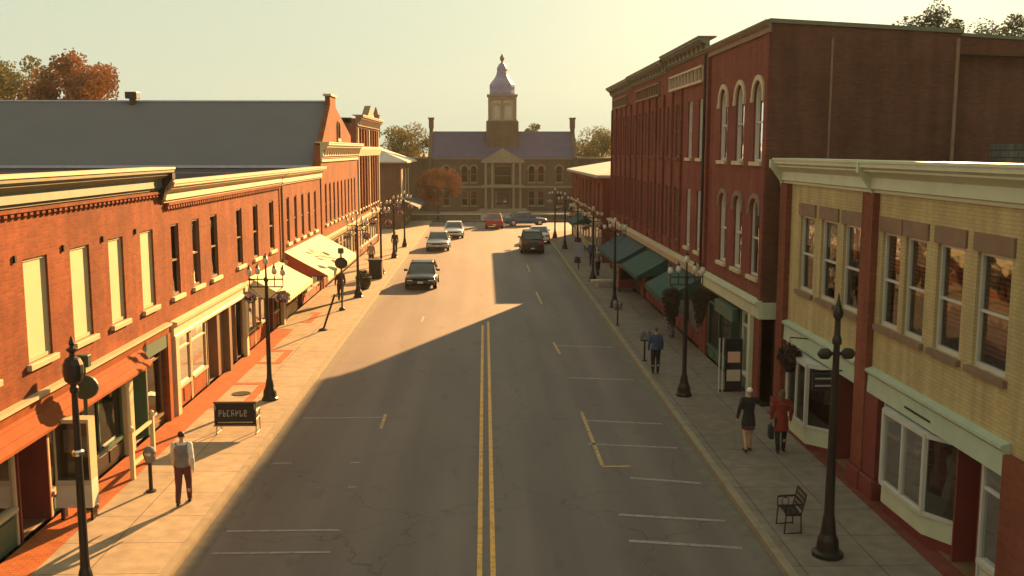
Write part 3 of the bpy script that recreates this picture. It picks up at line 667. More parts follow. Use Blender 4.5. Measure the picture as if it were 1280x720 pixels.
m = MB(); m.box(-21.95, -21.25, 62.65, 63.35, 11.14, 11.55); m.build('cowl', 'iron', rv, bevel=.03)

# --- fifth building with ornate top
Y0, Y1 = 73.25, 88.0; F5 = Fr('x', XL, 1)
b5 = thing('brick_building', 'tall narrow-windowed brick building with an ornate bracketed top and pointed finial, far left row', 'building', (XL, 80, 0))
wins = [(74.3+1.75*k, 75.1+1.75*k) for k in range(8)]
m = MB(); wall(m, F5, Y0, Y1, .15, 10.3, [(a, b, 3.7, 6.9, .4) for a, b in wins]+[(74, 87.4, .15, 2.6)], .22); m.build('wall', 'brick_orange_dark', b5)
body(b5, F5, Y0, Y1, 10.3, 16, side='brick_maroon')
for a, b in wins: window(b5, F5, a, b, 3.7, 6.9, arch=.4, frame='brown_paint', sill='cream', glass='glass_dark')
for k in range(9):
    u = 73.6+1.74*k; m = MB(); F5.box(m, u-.14, u+.14, 3.3, 9.6, .003, .16); m.build('pilaster', 'cream' if k in (0, 4, 8) else 'brick_orange', b5)
cornice(b5, F5, Y0, Y1, 9.65, 10.5, .55, 'brown_stone', top='stone_trim', brackets=14, bmat='stone_trim')
m = MB(); F5.prof(m, [(.003, 7.6), (.18, 7.6), (.34, 8.1), (.34, 8.25), (.003, 8.3)], Y0, Y1); m.build('belt_cornice', 'cream_bright', b5)
m = MB(); F5.prof(m, [(.003, 2.75), (.14, 2.75), (.25, 3.0), (.003, 3.05)], Y0, Y1); m.build('shop_cornice', 'cream', b5)
m = MB(); m.prism([(78.2, 10.55), (83.2, 10.55), (80.7, 11.5)], 0, XL-.2, XL+.3); m.build('pediment', 'brown_stone', b5)
for u in (86.6,):
    m = MB(); m.lathe((XL+.05, u, 10.56), [(.28, 0), (.28, .3), (.4, .4), (.2, .6), (.05, 1.05), (.02, 1.1)], 8); m.build('finial', 'brown_stone', b5)
for k in range(4): display(b5, F5, 74.1+3.3*k, 77.3+3.3*k, .15, 2.58, .6, 'cream', 'maroon_paint', muntin=1)
interior(b5, F5, 74, 87.4, .15, 2.6, 2.6, ('goods_cream',), 12)

# --- sixth: pale hipped pavilion beside the courthouse lawn
b6 = thing('corner_pavilion', 'brown building with pale hipped roof and tall cream windows, far end of left row', 'building', (-11, 107, 0))
F6 = Fr('x', -8.4, 1)
m = MB(); wall(m, F6, 101, 114, .15, 6.9, [(102.4, 104.2, 3.2, 6.1), (106.2, 108, 3.2, 6.1), (110, 111.8, 3.2, 6.1), (101.8, 113.2, .15, 2.4)], .2)
m.quad((-8.4, 101, .14), (-18, 101, .14), (-18, 101, 6.9), (-8.4, 101, 6.9)); m.quad((-18, 101, .14), (-18, 114, .14), (-18, 114, 6.9), (-18, 101, 6.9)); m.quad((-8.4, 114, .14), (-18, 114, .14), (-18, 114, 6.9), (-8.4, 114, 6.9))
m.build('wall', 'brick_brown', b6)
for a in (102.4, 106.2, 110): window(b6, F6, a, a+1.8, 3.2, 6.1, frame='cream_bright', sill='cream_bright', blind=1, glass='glass_clear', depth=.13)
m = MB(); m.add([(-19, 100.3, 6.9), (-7.7, 100.3, 6.9), (-7.7, 114.7, 6.9), (-19, 114.7, 6.9), (-13, 106, 8.9), (-13, 109, 8.9), (-19, 100.3, 6.75), (-7.7, 100.3, 6.75), (-7.7, 114.7, 6.75), (-19, 114.7, 6.75)],
      [(0,1,4),(1,2,5,4),(2,3,5),(3,0,4,5),(0,1,7,6),(1,2,8,7),(2,3,9,8),(3,0,6,9),(6,7,8,9)]); m.build('roof', 'metal_roof_pale', b6)
display(b6, F6, 101.9, 107.5, .15, 2.4, .5, 'cream', 'brown_paint', muntin=2); display(b6, F6, 107.6, 113.1, .15, 2.4, .5, 'cream', 'brown_paint', muntin=2)
interior(b6, F6, 101.8, 113.2, .15, 2.4, 2.4, ('goods_cream',), 14)
for a in (-16.2, -13.6): window(b6, Fr('y', 101, -1), a, a+1.2, 3.2, 5.6, frame='cream', sill='cream', depth=.004)
awning(b6, F6, 101.2, 112.5, 3.1, 2.3, 1.7, 'blue_cloth')

# ================================================================== RIGHT ROW
XR = 8.9; FR_ = Fr('x', XR, -1)
# --- yellow brick building
r1 = thing('yellow_brick_building', 'pale yellow brick building with cream-green cornice and mint shop fascia, on the right', 'building', (XR, 19, 0))
Y0, Y1 = 8.0, 29.5; z0w, z1w = 4.1, 6.2
wn = [(9.9, 11.1), (12.2, 13.4), (16.55, 17.75), (18.25, 19.35), (19.85, 20.85), (21.1, 22.1), (23.3, 24.55), (25.0, 26.2), (26.75, 27.95)]
m = MB(); wall(m, FR_, Y0, Y1, .15, 7.2, [(a, b, z0w, z1w) for a, b in wn]+[(8.6, 14.8, .15, 2.5), (16.3, 22.1, .15, 2.5), (23.2, 28.7, .15, 2.5)], .17); m.build('wall', 'brick_yellow', r1)
body(r1, FR_, Y0, Y1, 7.5, 16, side='stone_block', zr=7.1)
for i, (a, b) in enumerate(wn): window(r1, FR_, a, b, z0w, z1w, frame='white_paint', sill='brown_stone', lintel='brown_stone', glass='glass_muted', depth=.15, blind=[.5, .5, .9, .75, .6, .4, .3, .35, .4][i], blindmat='slats' if i in (2, 3, 4, 5) else 'curtain', fw_=.065)
cornice(r1, FR_, Y0, 22.55, 7.05, 7.72, .45, 'cream_green', top='cream_green'); cornice(r1, FR_, 22.66, Y1, 7.05, 7.72, .40, 'cream_green', top='cream_green')
m = MB(); [FR_.prof(m, [(.003, 6.8), (.08, 6.8), (.14, 7.1), (.40, 7.45), (.47, 7.5), (.47, 7.735), (.003, 7.735)], a_, b_) for a_, b_ in ((22.55, 22.65), (Y1+.01, Y1+.16))]; m.build('cornice_console', 'cream_green', r1)
for u0, u1 in ((15.2, 16.15), (22.35, 23.0), (28.85, Y1-.02)):
    m = MB(); FR_.box(m, u0, u1, .62, 7.04 if u0 > 16 else 2.9, .003, .16); m.build('pilaster', 'brick_maroon', r1)
    m = MB(); FR_.box(m, u0-.05, u1+.05, .15, .6, .003, .24); m.build('plinth', 'maroon_paint', r1, bevel=.02)
for u0, u1 in ((8.2, 15.1), (16.2, 22.3), (23.05, 28.8)):
    m = MB(); FR_.prof(m, [(.003, 2.5), (.12, 2.5), (.10, 2.9), (.18, 2.98), (.18, 3.04), (.003, 3.08)], u0, u1); m.build('fascia', 'mint', r1)
m = MB(); FR_.box(m, 19.0, 20.2, 2.66, 2.70, .12, .135); m.build('fascia_vent', 'iron', r1)
# canted bay display window
def bay(par, pts, z0, z1, bulk, base_h, fm='white_paint', bm='cream_green'):
    m = MB()
    for p in pts: m.box(p[0]-.05, p[0]+.05, p[1]-.05, p[1]+.05, z0+bulk, z1)
    xm = (pts[1][0]+pts[2][0])/2; ym = (pts[1][1]+pts[2][1])/2; m.box(xm-.045, xm+.045, ym-.045, ym+.045, z0+bulk, z1)
    for z in (z0+bulk, z1-.06): m.prism([(p[0]-(.06 if 0 < i < 3 else 0), p[1]) for i, p in enumerate(pts)], 2, z-.04, z+.05)
    o = m.build('bay_window', fm, par)
    m = MB(); m.prism(pts, 2, z0+base_h, z0+bulk-.05); m.build('bulkhead', bm, o)
    m = MB(); m.prism([(p[0]+(.05 if 0 < i < 3 else 0), p[1]) for i, p in enumerate(pts)], 2, z0, z0+base_h-.003); m.build('plinth', 'maroon_paint', o)
    g = MB()
    for a, b in zip(pts[:-1], pts[1:]): g.quad((a[0], a[1], z0+bulk), (b[0], b[1], z0+bulk), (b[0], b[1], z1), (a[0], a[1], z1))
    g.build('glass', 'glass_shop', o); return o
bay(r1, [(8.93, 21.45), (8.66, 20.9), (8.72, 19.0), (9.12, 18.3), (9.9, 18.27)], .15, 2.46, .66, .22)
m = MB(); FR_.box(m, 21.6, 22.34, .62, 2.49, .003, .13); m.build('pilaster', 'maroon_paint', r1)
m = MB(); FR_.box(m, 21.5, 22.28, .15, .6, .003, .22); m.build('plinth', 'maroon_paint', r1, bevel=.02)
display(r1, FR_, 16.1, 17.1, .15, 2.5, .5, 'white_paint', 'cream_green', d=-.05); door(r1, FR_, 17.25, 18.1, .15, 2.5, d=-1.0, mat='maroon_paint')
interior(r1, FR_, 16.3, 22.1, .15, 2.5, 2.2, ('goods_pink', 'goods_cream', 'goods_green', 'goods_red'), 21, d0=-.01)
bay(r1, [(9.0, 24.9), (8.45, 25.5), (8.45, 27.1), (9.0, 27.6)], .15, 2.45, .62, .15)
door(r1, FR_, 23.5, 24.6, .15, 2.5, d=-.8, mat='maroon_paint'); display(r1, FR_, 27.7, 28.6, .15, 2.5, .5, 'white_paint', 'cream_green')
interior(r1, FR_, 23.2, 28.7, .15, 2.5, 2.2, ('goods_blue', 'goods_cream'), 22, d0=-.01)
display(r1, FR_, 8.7, 14.7, .15, 2.5, .5, 'white_paint', 'cream_green', muntin=3); interior(r1, FR_, 8.6, 14.8, .15, 2.5, 2.2, ('goods_cream',), 23)
# rear rubble wall on the roof
m = MB(); m.box(14.8, 15.3, 8.5, 29.2, 7.1, 8.2); m.build('parapet_rear', 'stone_block', r1)

# --- red brick building with arched windows
XR2 = 8.5; F2 = Fr('x', XR2, -1)
r2 = thing('red_brick_building', 'three storey dark red brick building with round-arched hooded windows, right of the street', 'building', (XR2, 34, 0))
Y0, Y1 = 30.15, 38.35; H2 = 11.75
wu = [(30.75, 31.85), (33.0, 34.1), (35.3, 36.4)]
wl = [(30.75, 31.8), (32.9, 33.95), (35.0, 36.05)]
m = MB(); wall(m, F2, Y0, Y1, .15, H2, [(a, b, 7.65, 10.15, .5) for a, b in wu]+[(a, b, 4.05, 6.5, .35) for a, b in wl]+[(31.0, 37.9, .15, 2.75)], .17); m.build('wall', 'brick_red', r2)
# south side wall, parapet steps down to the rear
m = MB(); ys = Y0
m.add([(XR2+.004, ys, 0), (14.2, ys, 0), (14.2, ys, 11.45), (XR2+.004, ys, H2), (XR2+.004, ys+.3, 0), (14.2, ys+.3, 0), (14.2, ys+.3, 11.45), (XR2+.004, ys+.3, H2)], [(0,1,2,3),(7,6,5,4),(3,2,6,7),(1,2,6,5)])
m.add([(14.21, ys+.35, 0), (26, ys+.35, 0), (26, ys+.35, 10.75), (14.21, ys+.35, 11.40), (14.21, ys+.7, 0), (26, ys+.7, 0), (26, ys+.7, 10.75), (14.21, ys+.7, 11.40)], [(0,1,2,3),(7,6,5,4),(3,2,6,7),(1,2,6,5)])
m.add([(26, ys, 0), (26, Y1, 0), (26, Y1, 10.75), (26, ys, 10.75)], [(0,1,2,3)])
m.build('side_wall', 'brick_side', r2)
m = MB(); m.add([(XR2-.06, ys-.06, H2), (14.25, ys-.06, 11.45), (14.25, ys+.36, 11.45), (XR2-.06, ys+.36, H2), (XR2-.06, ys-.06, H2+.12), (14.25, ys-.06, 11.57), (14.25, ys+.36, 11.57), (XR2-.06, ys+.36, H2+.12)], [(0,1,2,3),(4,5,6,7),(0,1,5,4),(1,2,6,5),(2,3,7,6),(3,0,4,7)])
m.add([(14.26, ys+.3, 11.41), (26, ys+.3, 10.76), (26, ys+.75, 10.76), (14.26, ys+.75, 11.41), (14.26, ys+.3, 11.51), (26, ys+.3, 10.86), (26, ys+.75, 10.86), (14.26, ys+.75, 11.51)], [(0,1,2,3),(4,5,6,7),(0,1,5,4),(1,2,6,5),(2,3,7,6),(3,0,4,7)])
m.build('coping', 'cornice_green', r2)
m = MB(); m.quad((XR2+.2, Y0, 11.0), (26, Y0, 10.5), (26, Y1, 10.5), (XR2+.2, Y1, 11.0)); m.build('roof', 'dark_roof', r2)
m = MB(); m.box(10.3, 10.36, ys-.05, ys-.003, 7.6, 11.3); m.box(14.05, 14.15, ys-.06, ys-.003, 7.6, 11.3); m.build('wall_strip', 'brown_stone', r2)
cornice(r2, F2, Y0-.02, Y1, H2-.28, H2+.03, .16, 'brown_stone', top='cornice_green')
for i, (a, b) in enumerate(wu): window(r2, F2, a, b, 7.65, 10.15, arch=.5, frame='white_paint', sill='stone_trim', hood='stone_trim', glass='glass', depth=.15, blind=[.7, .45, .6][i], blindmat='curtain')
for i, (a, b) in enumerate(wl): window(r2, F2, a, b, 4.05, 6.5, arch=.35, frame='white_paint', sill='stone_trim', hood='brown_stone', glass='glass', depth=.15, blind=[.35, .6, .4][i], blindmat='curtain')
m = MB(); F2.box(m, Y0+.02, Y0+.3, .15, H2-.3, .003, .07); F2.box(m, Y1-.35, Y1-.05, 3.5, H2-.3, .003, .12); m.build('pilaster', 'brick_red', r2)
m = MB(); F2.prof(m, [(.003, 2.85), (.1, 2.85), (.12, 3.2), (.24, 3.3), (.24, 3.38), (.003, 3.42)], Y0-.02, Y1); m.box(XR2+.004, XR2+.42, Y0-.12, Y0-.003, 2.86, 3.36); m.build('shop_cornice', 'cream_green', r2)
m = MB(); F2.box(m, Y0, Y0+.85, .16, 2.84, -.4, .02); m.build('corner_pier', 'brick_maroon', r2)
m = MB(); F2.box(m, 30.95, 31.25, .16, 2.84, .0, .14); m.build('pilaster', 'cream_green', r2)
display(r2, F2, 31.3, 32.7, .15, 2.75, .5, 'cream_green', 'green_paint'); door(r2, F2, 32.9, 34.1, .15, 2.75, d=-.8, mat='green_paint'); display(r2, F2, 34.3, 37.8, .15, 2.75, .45, 'green_paint', 'green_paint', muntin=1)
interior(r2, F2, 31.0, 37.9, .15, 2.75, 2.4, ('goods_green', 'goods_pink', 'goods_cream'), 31)
m = MB(); F2.box(m, 32.9, 35.5, 2.28, 2.72, .02, .22); m.build('sign_board', 'green_paint', r2)

# --- long red brick block
r3 = thing('red_brick_building', 'long three storey red brick block with many tall narrow windows and green awnings, right side', 'building', (XR2, 54, 0))
Y0, Y1 = 38.4, 67.6; H3 = 12.0
wn3 = [(39.2, 40.1), (41.3, 42.2)]+[(43.9+2.15*k, 44.85+2.15*k) for k in range(11)]
m = MB(); wall(m, F2, Y0, Y1, .15, H3, [(a, b, 7.7, 10.0) for a, b in wn3]+[(a, b, 4.0, 6.4) for a, b in wn3]+[(39.0, 53, .15, 2.75), (53.6, 67.2, .15, 2.75)], .17); m.build('wall', 'brick_red', r3)
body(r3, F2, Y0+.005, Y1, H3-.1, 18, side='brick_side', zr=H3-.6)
for i, (a, b) in enumerate(wn3):
    for z0, z1 in ((7.7, 10.0), (4.0, 6.4)):
        window(r3, F2, a, b, z0, z1, frame='white_paint' if i < 2 else 'brown_stone', sill='stone_trim' if i < 2 else 'brick_maroon', glass='glass' if i < 2 else 'glass_dark', blind=.5 if i < 2 else 0, blindmat='curtain', depth=.15)
for k in range(12):
    u = 43.4+2.15*k
    m = MB(); F2.box(m, u-.14, u+.14, 3.6, 10.6, .003, .10); m.build('pilaster', 'brick_red', r3)
m = MB(); m.tube(F2.P(38.62, 3.5, .1), F2.P(38.62, 11.6, .1), .06); m.build('downpipe', 'iron', r3)
for a, b, zt in ((Y0, 47.0, H3+.22), (47.0, 58.0, H3+.08), (58.0, Y1, H3+.02)):
    cornice(r3, F2, a+.01, b-.01, zt-.5, zt, .42, 'cornice_green', top='brown_stone', brackets=int((b-a)*1.2), bmat='brown_stone')
for a, b in ((39.2, 46.2), (49.0, 56.5), (60.0, 66.4)):
    m = MB(); n = int((b-a)/.7)
    F2.box(m, a, b, 10.62, 10.72, .003, .12); F2.box(m, a, b, 11.2, 11.28, .003, .12)
    for k in range(n+1): u = a+(b-a)*k/n; F2.box(m, u-.05, u+.05, 10.722, 11.198, .003, .10)
    m.build('corbel_panel', 'stone_trim' if a < 40 else 'brown_stone', r3)
m = MB(); F2.prof(m, [(.003, 3.05), (.12, 3.05), (.18, 3.3), (.3, 3.38), (.3, 3.46), (.003, 3.5)], 39.0, 67.5); m.build('shop_cornice', 'stone_trim', r3)
us = [39.2, 42.0, 44.6, 47.3, 50.2, 52.9]
for a, b in zip(us[:-1], us[1:]): display(r3, F2, a, b-.1, .15, 2.75, .6, 'maroon_paint', 'maroon_paint', muntin=0)
us = [53.7, 57.0, 60.4, 63.8, 67.1]
for a, b in zip(us[:-1], us[1:]): display(r3, F2, a, b-.1, .15, 2.75, .6, 'brown_paint', 'brown_paint', muntin=1)
interior(r3, F2, 39.0, 67.2, .15, 2.75, 2.4, ('goods_cream', 'goods_red'), 32)
awning(r3, F2, 38.9, 43.6, 3.0, 2.2, 1.45, 'green_cloth'); awning(r3, F2, 46.0, 51.2, 3.0, 2.2, 1.45, 'green_cloth'); awning(r3, F2, 52.3, 60.8, 3.05, 2.15, 1.6, 'blue_cloth')

# --- low white-roofed building
r4 = thing('low_corner_building', 'low brown brick building with a pale metal roof beyond the red block, right side', 'building', (7.9, 82, 0))
F4r = Fr('x', 8.2, -1)
wn4 = [(71.4+2.9*k, 72.9+2.9*k) for k in range(8)]
m = MB(); wall(m, F4r, 69.7, 94.5, .15, 6.3, [(a, b, 3.6, 5.7) for a, b in wn4]+[(70.4, 94, .15, 2.6)], .2)
m.quad((8.2, 69.7, .15), (22, 69.7, .15), (22, 69.7, 6.3), (8.2, 69.7, 6.3)); m.quad((22, 69.7, .15), (22, 94.5, .15), (22, 94.5, 6.3), (22, 69.7, 6.3)); m.quad((8.2, 94.5, .15), (22, 94.5, .15), (22, 94.5, 6.3), (8.2, 94.5, 6.3))
m.build('wall', 'brick_maroon', r4)
for a, b in wn4: window(r4, F4r, a, b, 3.6, 5.7, frame='stone_trim', sill='stone_trim', glass='glass', blind=.6, blindmat='curtain')
m = MB(); m.add([(7.75, 69.2, 6.3), (22.6, 69.2, 6.3), (22.6, 95.2, 6.3), (7.75, 95.2, 6.3), (14.5, 76, 7.6), (16, 76, 7.6), (16, 89, 7.6), (14.5, 89, 7.6), (7.75, 69.2, 6.1), (22.6, 69.2, 6.1), (22.6, 95.2, 6.1), (7.75, 95.2, 6.1)],
       [(0,1,5,4),(1,2,6,5),(2,3,7,6),(3,0,4,7),(4,5,6,7),(0,1,9,8),(1,2,10,9),(2,3,11,10),(3,0,8,11),(8,9,10,11)]); m.build('roof', 'metal_roof_pale', r4)
for k in range(5): display(r4, F4r, 70.5+4.7*k, 75.1+4.7*k, .15, 2.58, .6, 'cream', 'stone_trim', muntin=1)
interior(r4, F4r, 70.4, 94, .15, 2.6, 2.2, ('goods_cream',), 33)
awning(r4, F4r, 78, 84, 3.0, 2.3, 1.3, 'green_cloth')
m = MB(); F4r.prof(m, [(.003, 2.75), (.2, 2.75), (.3, 3.0), (.003, 3.05)], 69.8, 94.4); m.build('shop_cornice', 'cream', r4)

# ================================================================== COURTHOUSE
ch = thing('courthouse', 'brown stone courthouse with slate roof, pediment, end chimneys and domed clock tower closing the street', 'courthouse', (2.3, 130, 0))
FC = Fr('y', 130, -1); cx = 2.3
hol = []
for s in (-1, 1):
    for c in (3.75, 4.95, 7.3): hol.append((cx+s*c-.42, cx+s*c+.42, 3.9, 6.05, .35))
    for c in (3.75, 4.95, 7.3): hol.append((cx+s*c-.42, cx+s*c+.42, .9, 2.8))
m = MB(); wall(m, FC, cx-9.3, cx+9.3, .14, 7.05, hol, .25)
m.quad((cx-9.3, 130, .14), (cx-9.3, 139, .14), (cx-9.3, 139, 7.05), (cx-9.3, 130, 7.05)); m.quad((cx+9.3, 130, .14), (cx+9.3, 139, .14), (cx+9.3, 139, 7.05), (cx+9.3, 130, 7.05)); m.quad((cx-9.3, 139, .14), (cx+9.3, 139, .14), (cx+9.3, 139, 7.05), (cx-9.3, 139, 7.05))
m.build('wall', 'brick_brown', ch)
for h in hol: window(ch, FC, h[0], h[1], h[2], h[3], arch=h[4] if len(h) > 4 else 0, frame='stone_pale', sill='stone_pale', glass='glass_dark', depth=.22, hood='stone_pale' if len(h) > 4 else None)
m = MB(); m.add([(cx-9.1, 129.6, 7.06), (cx+9.1, 129.6, 7.06), (cx+9.1, 134.5, 10.5), (cx-9.1, 134.5, 10.5), (cx+9.1, 139.4, 7.06), (cx-9.1, 139.4, 7.06)], [(0,1,2,3),(3,2,4,5),(0,1,4,5)]); m.build('roof', 'slate_roof', ch)
for s in (-1, 1):
    xx = sorted((cx+s*9.12, cx+s*9.6)); m = MB(); m.prism([(129.5, .14), (129.5, 7.1), (133.7, 10.3), (133.7, 10.9), (135.3, 10.9), (135.3, 10.3), (139.5, 7.1), (139.5, .14)], 0, xx[0], xx[1]); m.build('gable_wall', 'brick_brown', ch)
    m = MB(); m.box(cx+s*9.36-.32, cx+s*9.36+.32, 133.9, 135.1, 10.902, 12.1); m.box(cx+s*9.36-.4, cx+s*9.36+.4, 133.8, 135.2, 12.1, 12.3); m.build('chimney', 'brick_brown', ch)
    wx = sorted((cx+s*9.61, cx+s*14.5))
    m = MB(); m.box(wx[0], wx[1], 132, 138, .14, 6.9); m.build('side_wing', 'brick_brown', ch)
    m = MB(); m.box(wx[0]-.003, wx[1]+.15, 131.8, 138.2, 6.902, 7.1); m.build('wing_roof', 'stone_pale', ch)
m = MB(); FC.box(m, cx-9.1, cx+9.1, 6.85, 7.04, .003, .3); m.build('eaves_cornice', 'stone_pale', ch)
m = MB(); FC.box(m, cx-9.1, cx-2.5, 3.2, 3.45, .003, .12); FC.box(m, cx+2.5, cx+9.1, 3.2, 3.45, .003, .12); m.build('belt_course', 'stone_pale', ch)
# entrance bay, portico, pediment
Fp = Fr('y', 129.0, -1)
m = MB(); wall(m, Fp, cx-2.5, cx+2.5, .14, 6.4, [(cx-1.1, cx+1.1, 3.6, 6.0), (cx-1.0, cx+1.0, .6, 3.0)], .25)
m.quad((cx-2.5, 129, .14), (cx-2.5, 130, .14), (cx-2.5, 130, 6.4), (cx-2.5, 129, 6.4)); m.quad((cx+2.5, 129, .14), (cx+2.5, 130, .14), (cx+2.5, 130, 6.4), (cx+2.5, 129, 6.4)); m.build('entrance_bay', 'brick_brown', ch)
window(ch, Fp, cx-1.1, cx+1.1, 3.6, 6.0, frame='stone_pale', sill='stone_pale', depth=.22)
door(ch, Fp, cx-1.0, cx+1.0, .6, 3.0, d=-.2, mat='brown_paint')
m = MB(); m.prism([(cx-2.75, 6.42), (cx+2.75, 6.42), (cx+2.75, 6.65), (cx, 8.3), (cx-2.75, 6.65)], 1, 128.5, 131.5); m.build('pediment', 'stone_pale', ch)
for dx in (-2.2, -1.35, 1.35, 2.2):
    m = MB(); m.lathe((cx+dx, 128.0, .6), [(.22, 0), (.22, .12), (.16, .2), (.14, 2.5), (.2, 2.6), (.2, 2.7)], 10); m.build('column', 'stone_pale', ch)
for dx in (-2.2, -1.35, 1.35, 2.2):
    m = MB(); m.lathe((cx+dx, 128.72, 3.62), [(.18, 0), (.16, .1), (.14, 2.6), (.2, 2.78)], 10); m.build('column', 'stone_pale', ch)
m = MB(); m.box(cx-2.7, cx+2.7, 127.6, 128.97, 3.302, 3.6); m.build('balcony', 'stone_pale', ch)
m = MB()
for k in range(4): m.box(cx-3-.3*k, cx+3+.3*k, 127.4-.32*k, 128.97 if k == 0 else 127.4-.32*(k-1)-.002, .146, .6-.112*k)
m.build('steps', 'stone_pale', ch)
# tower
tw = (cx, 133.6)
m = MB(); m.box(tw[0]-2.1, tw[0]+2.1, tw[1]-2.1, tw[1]+2.1, 8.2, 11.75); m.build('tower_base', 'brick_brown', ch)
m = MB(); R = 1.62
m.box(tw[0]-1.95, tw[0]+1.95, tw[1]-1.95, tw[1]+1.95, 11.752, 11.95)
for ix in (-1, 0, 1):
    for iy in (-1, 0, 1):
        if ix or iy:
            hw = .22 if (ix and iy) else .16; m.box(tw[0]+ix*R-hw, tw[0]+ix*R+hw, tw[1]+iy*R-hw, tw[1]+iy*R+hw, 11.952, 14.6)
m.box(tw[0]-1.85, tw[0]+1.85, tw[1]-1.85, tw[1]+1.85, 14.602, 15.0); m.box(tw[0]-2.0, tw[0]+2.0, tw[1]-2.0, tw[1]+2.0, 15.002, 15.2)
lo = m.build('lantern', 'stone_pale', ch)
for sx, ax in ((-1, 'x'), (1, 'x'), (-1, 'y'), (1, 'y')):
    base = (tw[0] if ax == 'x' else tw[1])+sx*(R-.06); c0 = tw[1] if ax == 'x' else tw[0]; F = Fr(ax, base, sx)
    m = MB(); wall(m, F, c0-R+.22, c0+R-.22, 11.955, 14.598, [(c0-1.2, c0-.25, 12.3, 14.1, .4), (c0+.25, c0+1.2, 12.3, 14.1, .4)], .12); m.build('arcade_panel', 'cream', lo)
m = MB(); m.box(tw[0]-1.2, tw[0]+1.2, tw[1]-1.2, tw[1]+1.2, 11.953, 14.598); m.build('lantern_core', 'white_paint', lo)
m = MB(); m.lathe((tw[0], tw[1], 15.2), [(1.62, 0), (1.66, .25), (1.62, .7), (1.66, 1.0), (1.62, 1.35), (1.35, 1.75), (1.0, 2.15), (.78, 2.6), (.66, 3.1), (.70, 3.3), (.62, 3.6), (.42, 3.95), (.2, 4.15)], 8); m.build('dome', 'dome_slate', ch)
m = MB(); m.lathe((tw[0], tw[1], 19.3), [(.12, 0), (.14, .3), (.28, .45), (.30, .7), (.16, .95), (.04, 1.2)], 8); m.build('finial', 'brown_stone', ch)
# low forecourt wall
fw2 = thing('forecourt_wall', 'low stone wall along the courthouse lawn behind the parked cars', 'wall', (2.3, 114, .14))
for a, b in ((-14, -.5), (5, 22)):
    m = MB(); m.box(a, b, 113.9, 114.2, .14, .75); m.build('wall_run', 'stone_block', fw2); m = MB(); m.box(a-.05, b+.05, 113.85, 114.25, .752, .84); m.build('coping', 'stone_trim', fw2)

# ================================================================== TREES
def tree(name, label, cat, x, y, h, r, leaf, n=2600, ls=.3, seed=1, trunk_h=None, group=None, zsq=.85, clumps=26, z0=0.0, trunk_r=.22):
    rr = random.Random(seed); t = thing(name, label, cat, (x, y, z0), group)
    cz = z0+h-r*zsq; m = MB()
    m.tube((x, y, z0-.02), (x+.1, y, z0+(cz-z0)*.55), trunk_r, trunk_r*.7, 8); m.tube((x+.1, y, z0+(cz-z0)*.54), (x, y+.1, cz), trunk_r*.7, trunk_r*.35, 8)
    cs = []
    for k in range(clumps):
        while True:
            v = Vector((rr.uniform(-1, 1), rr.uniform(-1, 1), rr.uniform(-1, 1)))
            if .25 < v.length < 1: break
        c = Vector((x+v.x*r*.78, y+v.y*r*.78, cz+v.z*r*zsq*.8)); cs.append((c, r*rr.uniform(.18, .36)))
        if k % 2 == 0:
            s = Vector((x, y, z0+(cz-z0)*rr.uniform(.5, 1))); mid = (s+c)/2+Vector((0, 0, .1*r)); m.tube(s, mid, trunk_r*.35, trunk_r*.2, 5); m.tube(mid, c, trunk_r*.2, trunk_r*.06, 5)
    m.build('trunk', 'bark', t)
    m = MB()
    for k in range(n):
        c, cr = cs[rr.randrange(len(cs))]
        d = Vector((rr.gauss(0, 1), rr.gauss(0, 1), rr.gauss(0, 1))).normalized(); p = c+d*cr*(rr.random()**.4)
        a = Vector((rr.gauss(0, 1), rr.gauss(0, 1), rr.gauss(0, 1))).normalized(); b = a.orthogonal().normalized(); s = ls*rr.uniform(.5, 1.1)
        m.quad(p-a*s*.5, p+b*s*.28, p+a*s*.5, p-b*s*.28)
    m.build('crown', leaf, t); return t
tree('tree', 'yellow-green thin-crowned tree above the grey hall roof, at the left edge', 'tree', -38.6, 84, 16.2, 3.9, 'leaf_yellowgreen', 3400, .36, 1, clumps=34)
tree('tree', 'large rust-orange autumn tree above the grey hall roof', 'tree', -31.9, 80, 15.9, 4.0, 'leaf_orange', 9000, .34, 2, clumps=44)
tree('tree', 'olive green tree top between the left shops and the courthouse chimney', 'tree', -10.5, 136, 11.8, 3.6, 'leaf_yellowgreen', 5000, .4, 3, clumps=30)
tree('tree', 'dark green tree just behind the ornate brick building, far left', 'tree', -15.2, 126, 11.6, 3.4, 'leaf_green', 4500, .4, 4, clumps=30)
tree('tree', 'small orange-red autumn tree on the left corner in front of the courthouse', 'tree', -5.4, 115.5, 6.3, 2.9, 'leaf_red', 12000, .27, 5, clumps=40, z0=.14, trunk_r=.14)
tree('tree', 'olive tree behind the low white-roofed building, right of the courthouse', 'tree', 14.8, 140, 11.6, 3.8, 'leaf_yellowgreen', 5000, .4, 6, clumps=30)
tree('tree', 'small tree crown showing over the courthouse ridge', 'tree', 7.6, 150, 11.9, 2.2, 'leaf_green', 2200, .35, 7, clumps=18)
tree('tree', 'dark tree top over the middle of the red brick side wall', 'tree', 22.4, 50, 15.2, 2.1, 'leaf_dark', 4200, .24, 8, clumps=22)
tree('tree', 'dark tree top over the red brick side wall at the right edge', 'tree', 27.3, 52, 15.2, 2.5, 'leaf_dark', 4600, .24, 9, clumps=24)
k = 0
rt = random.Random(3)
m = MB()
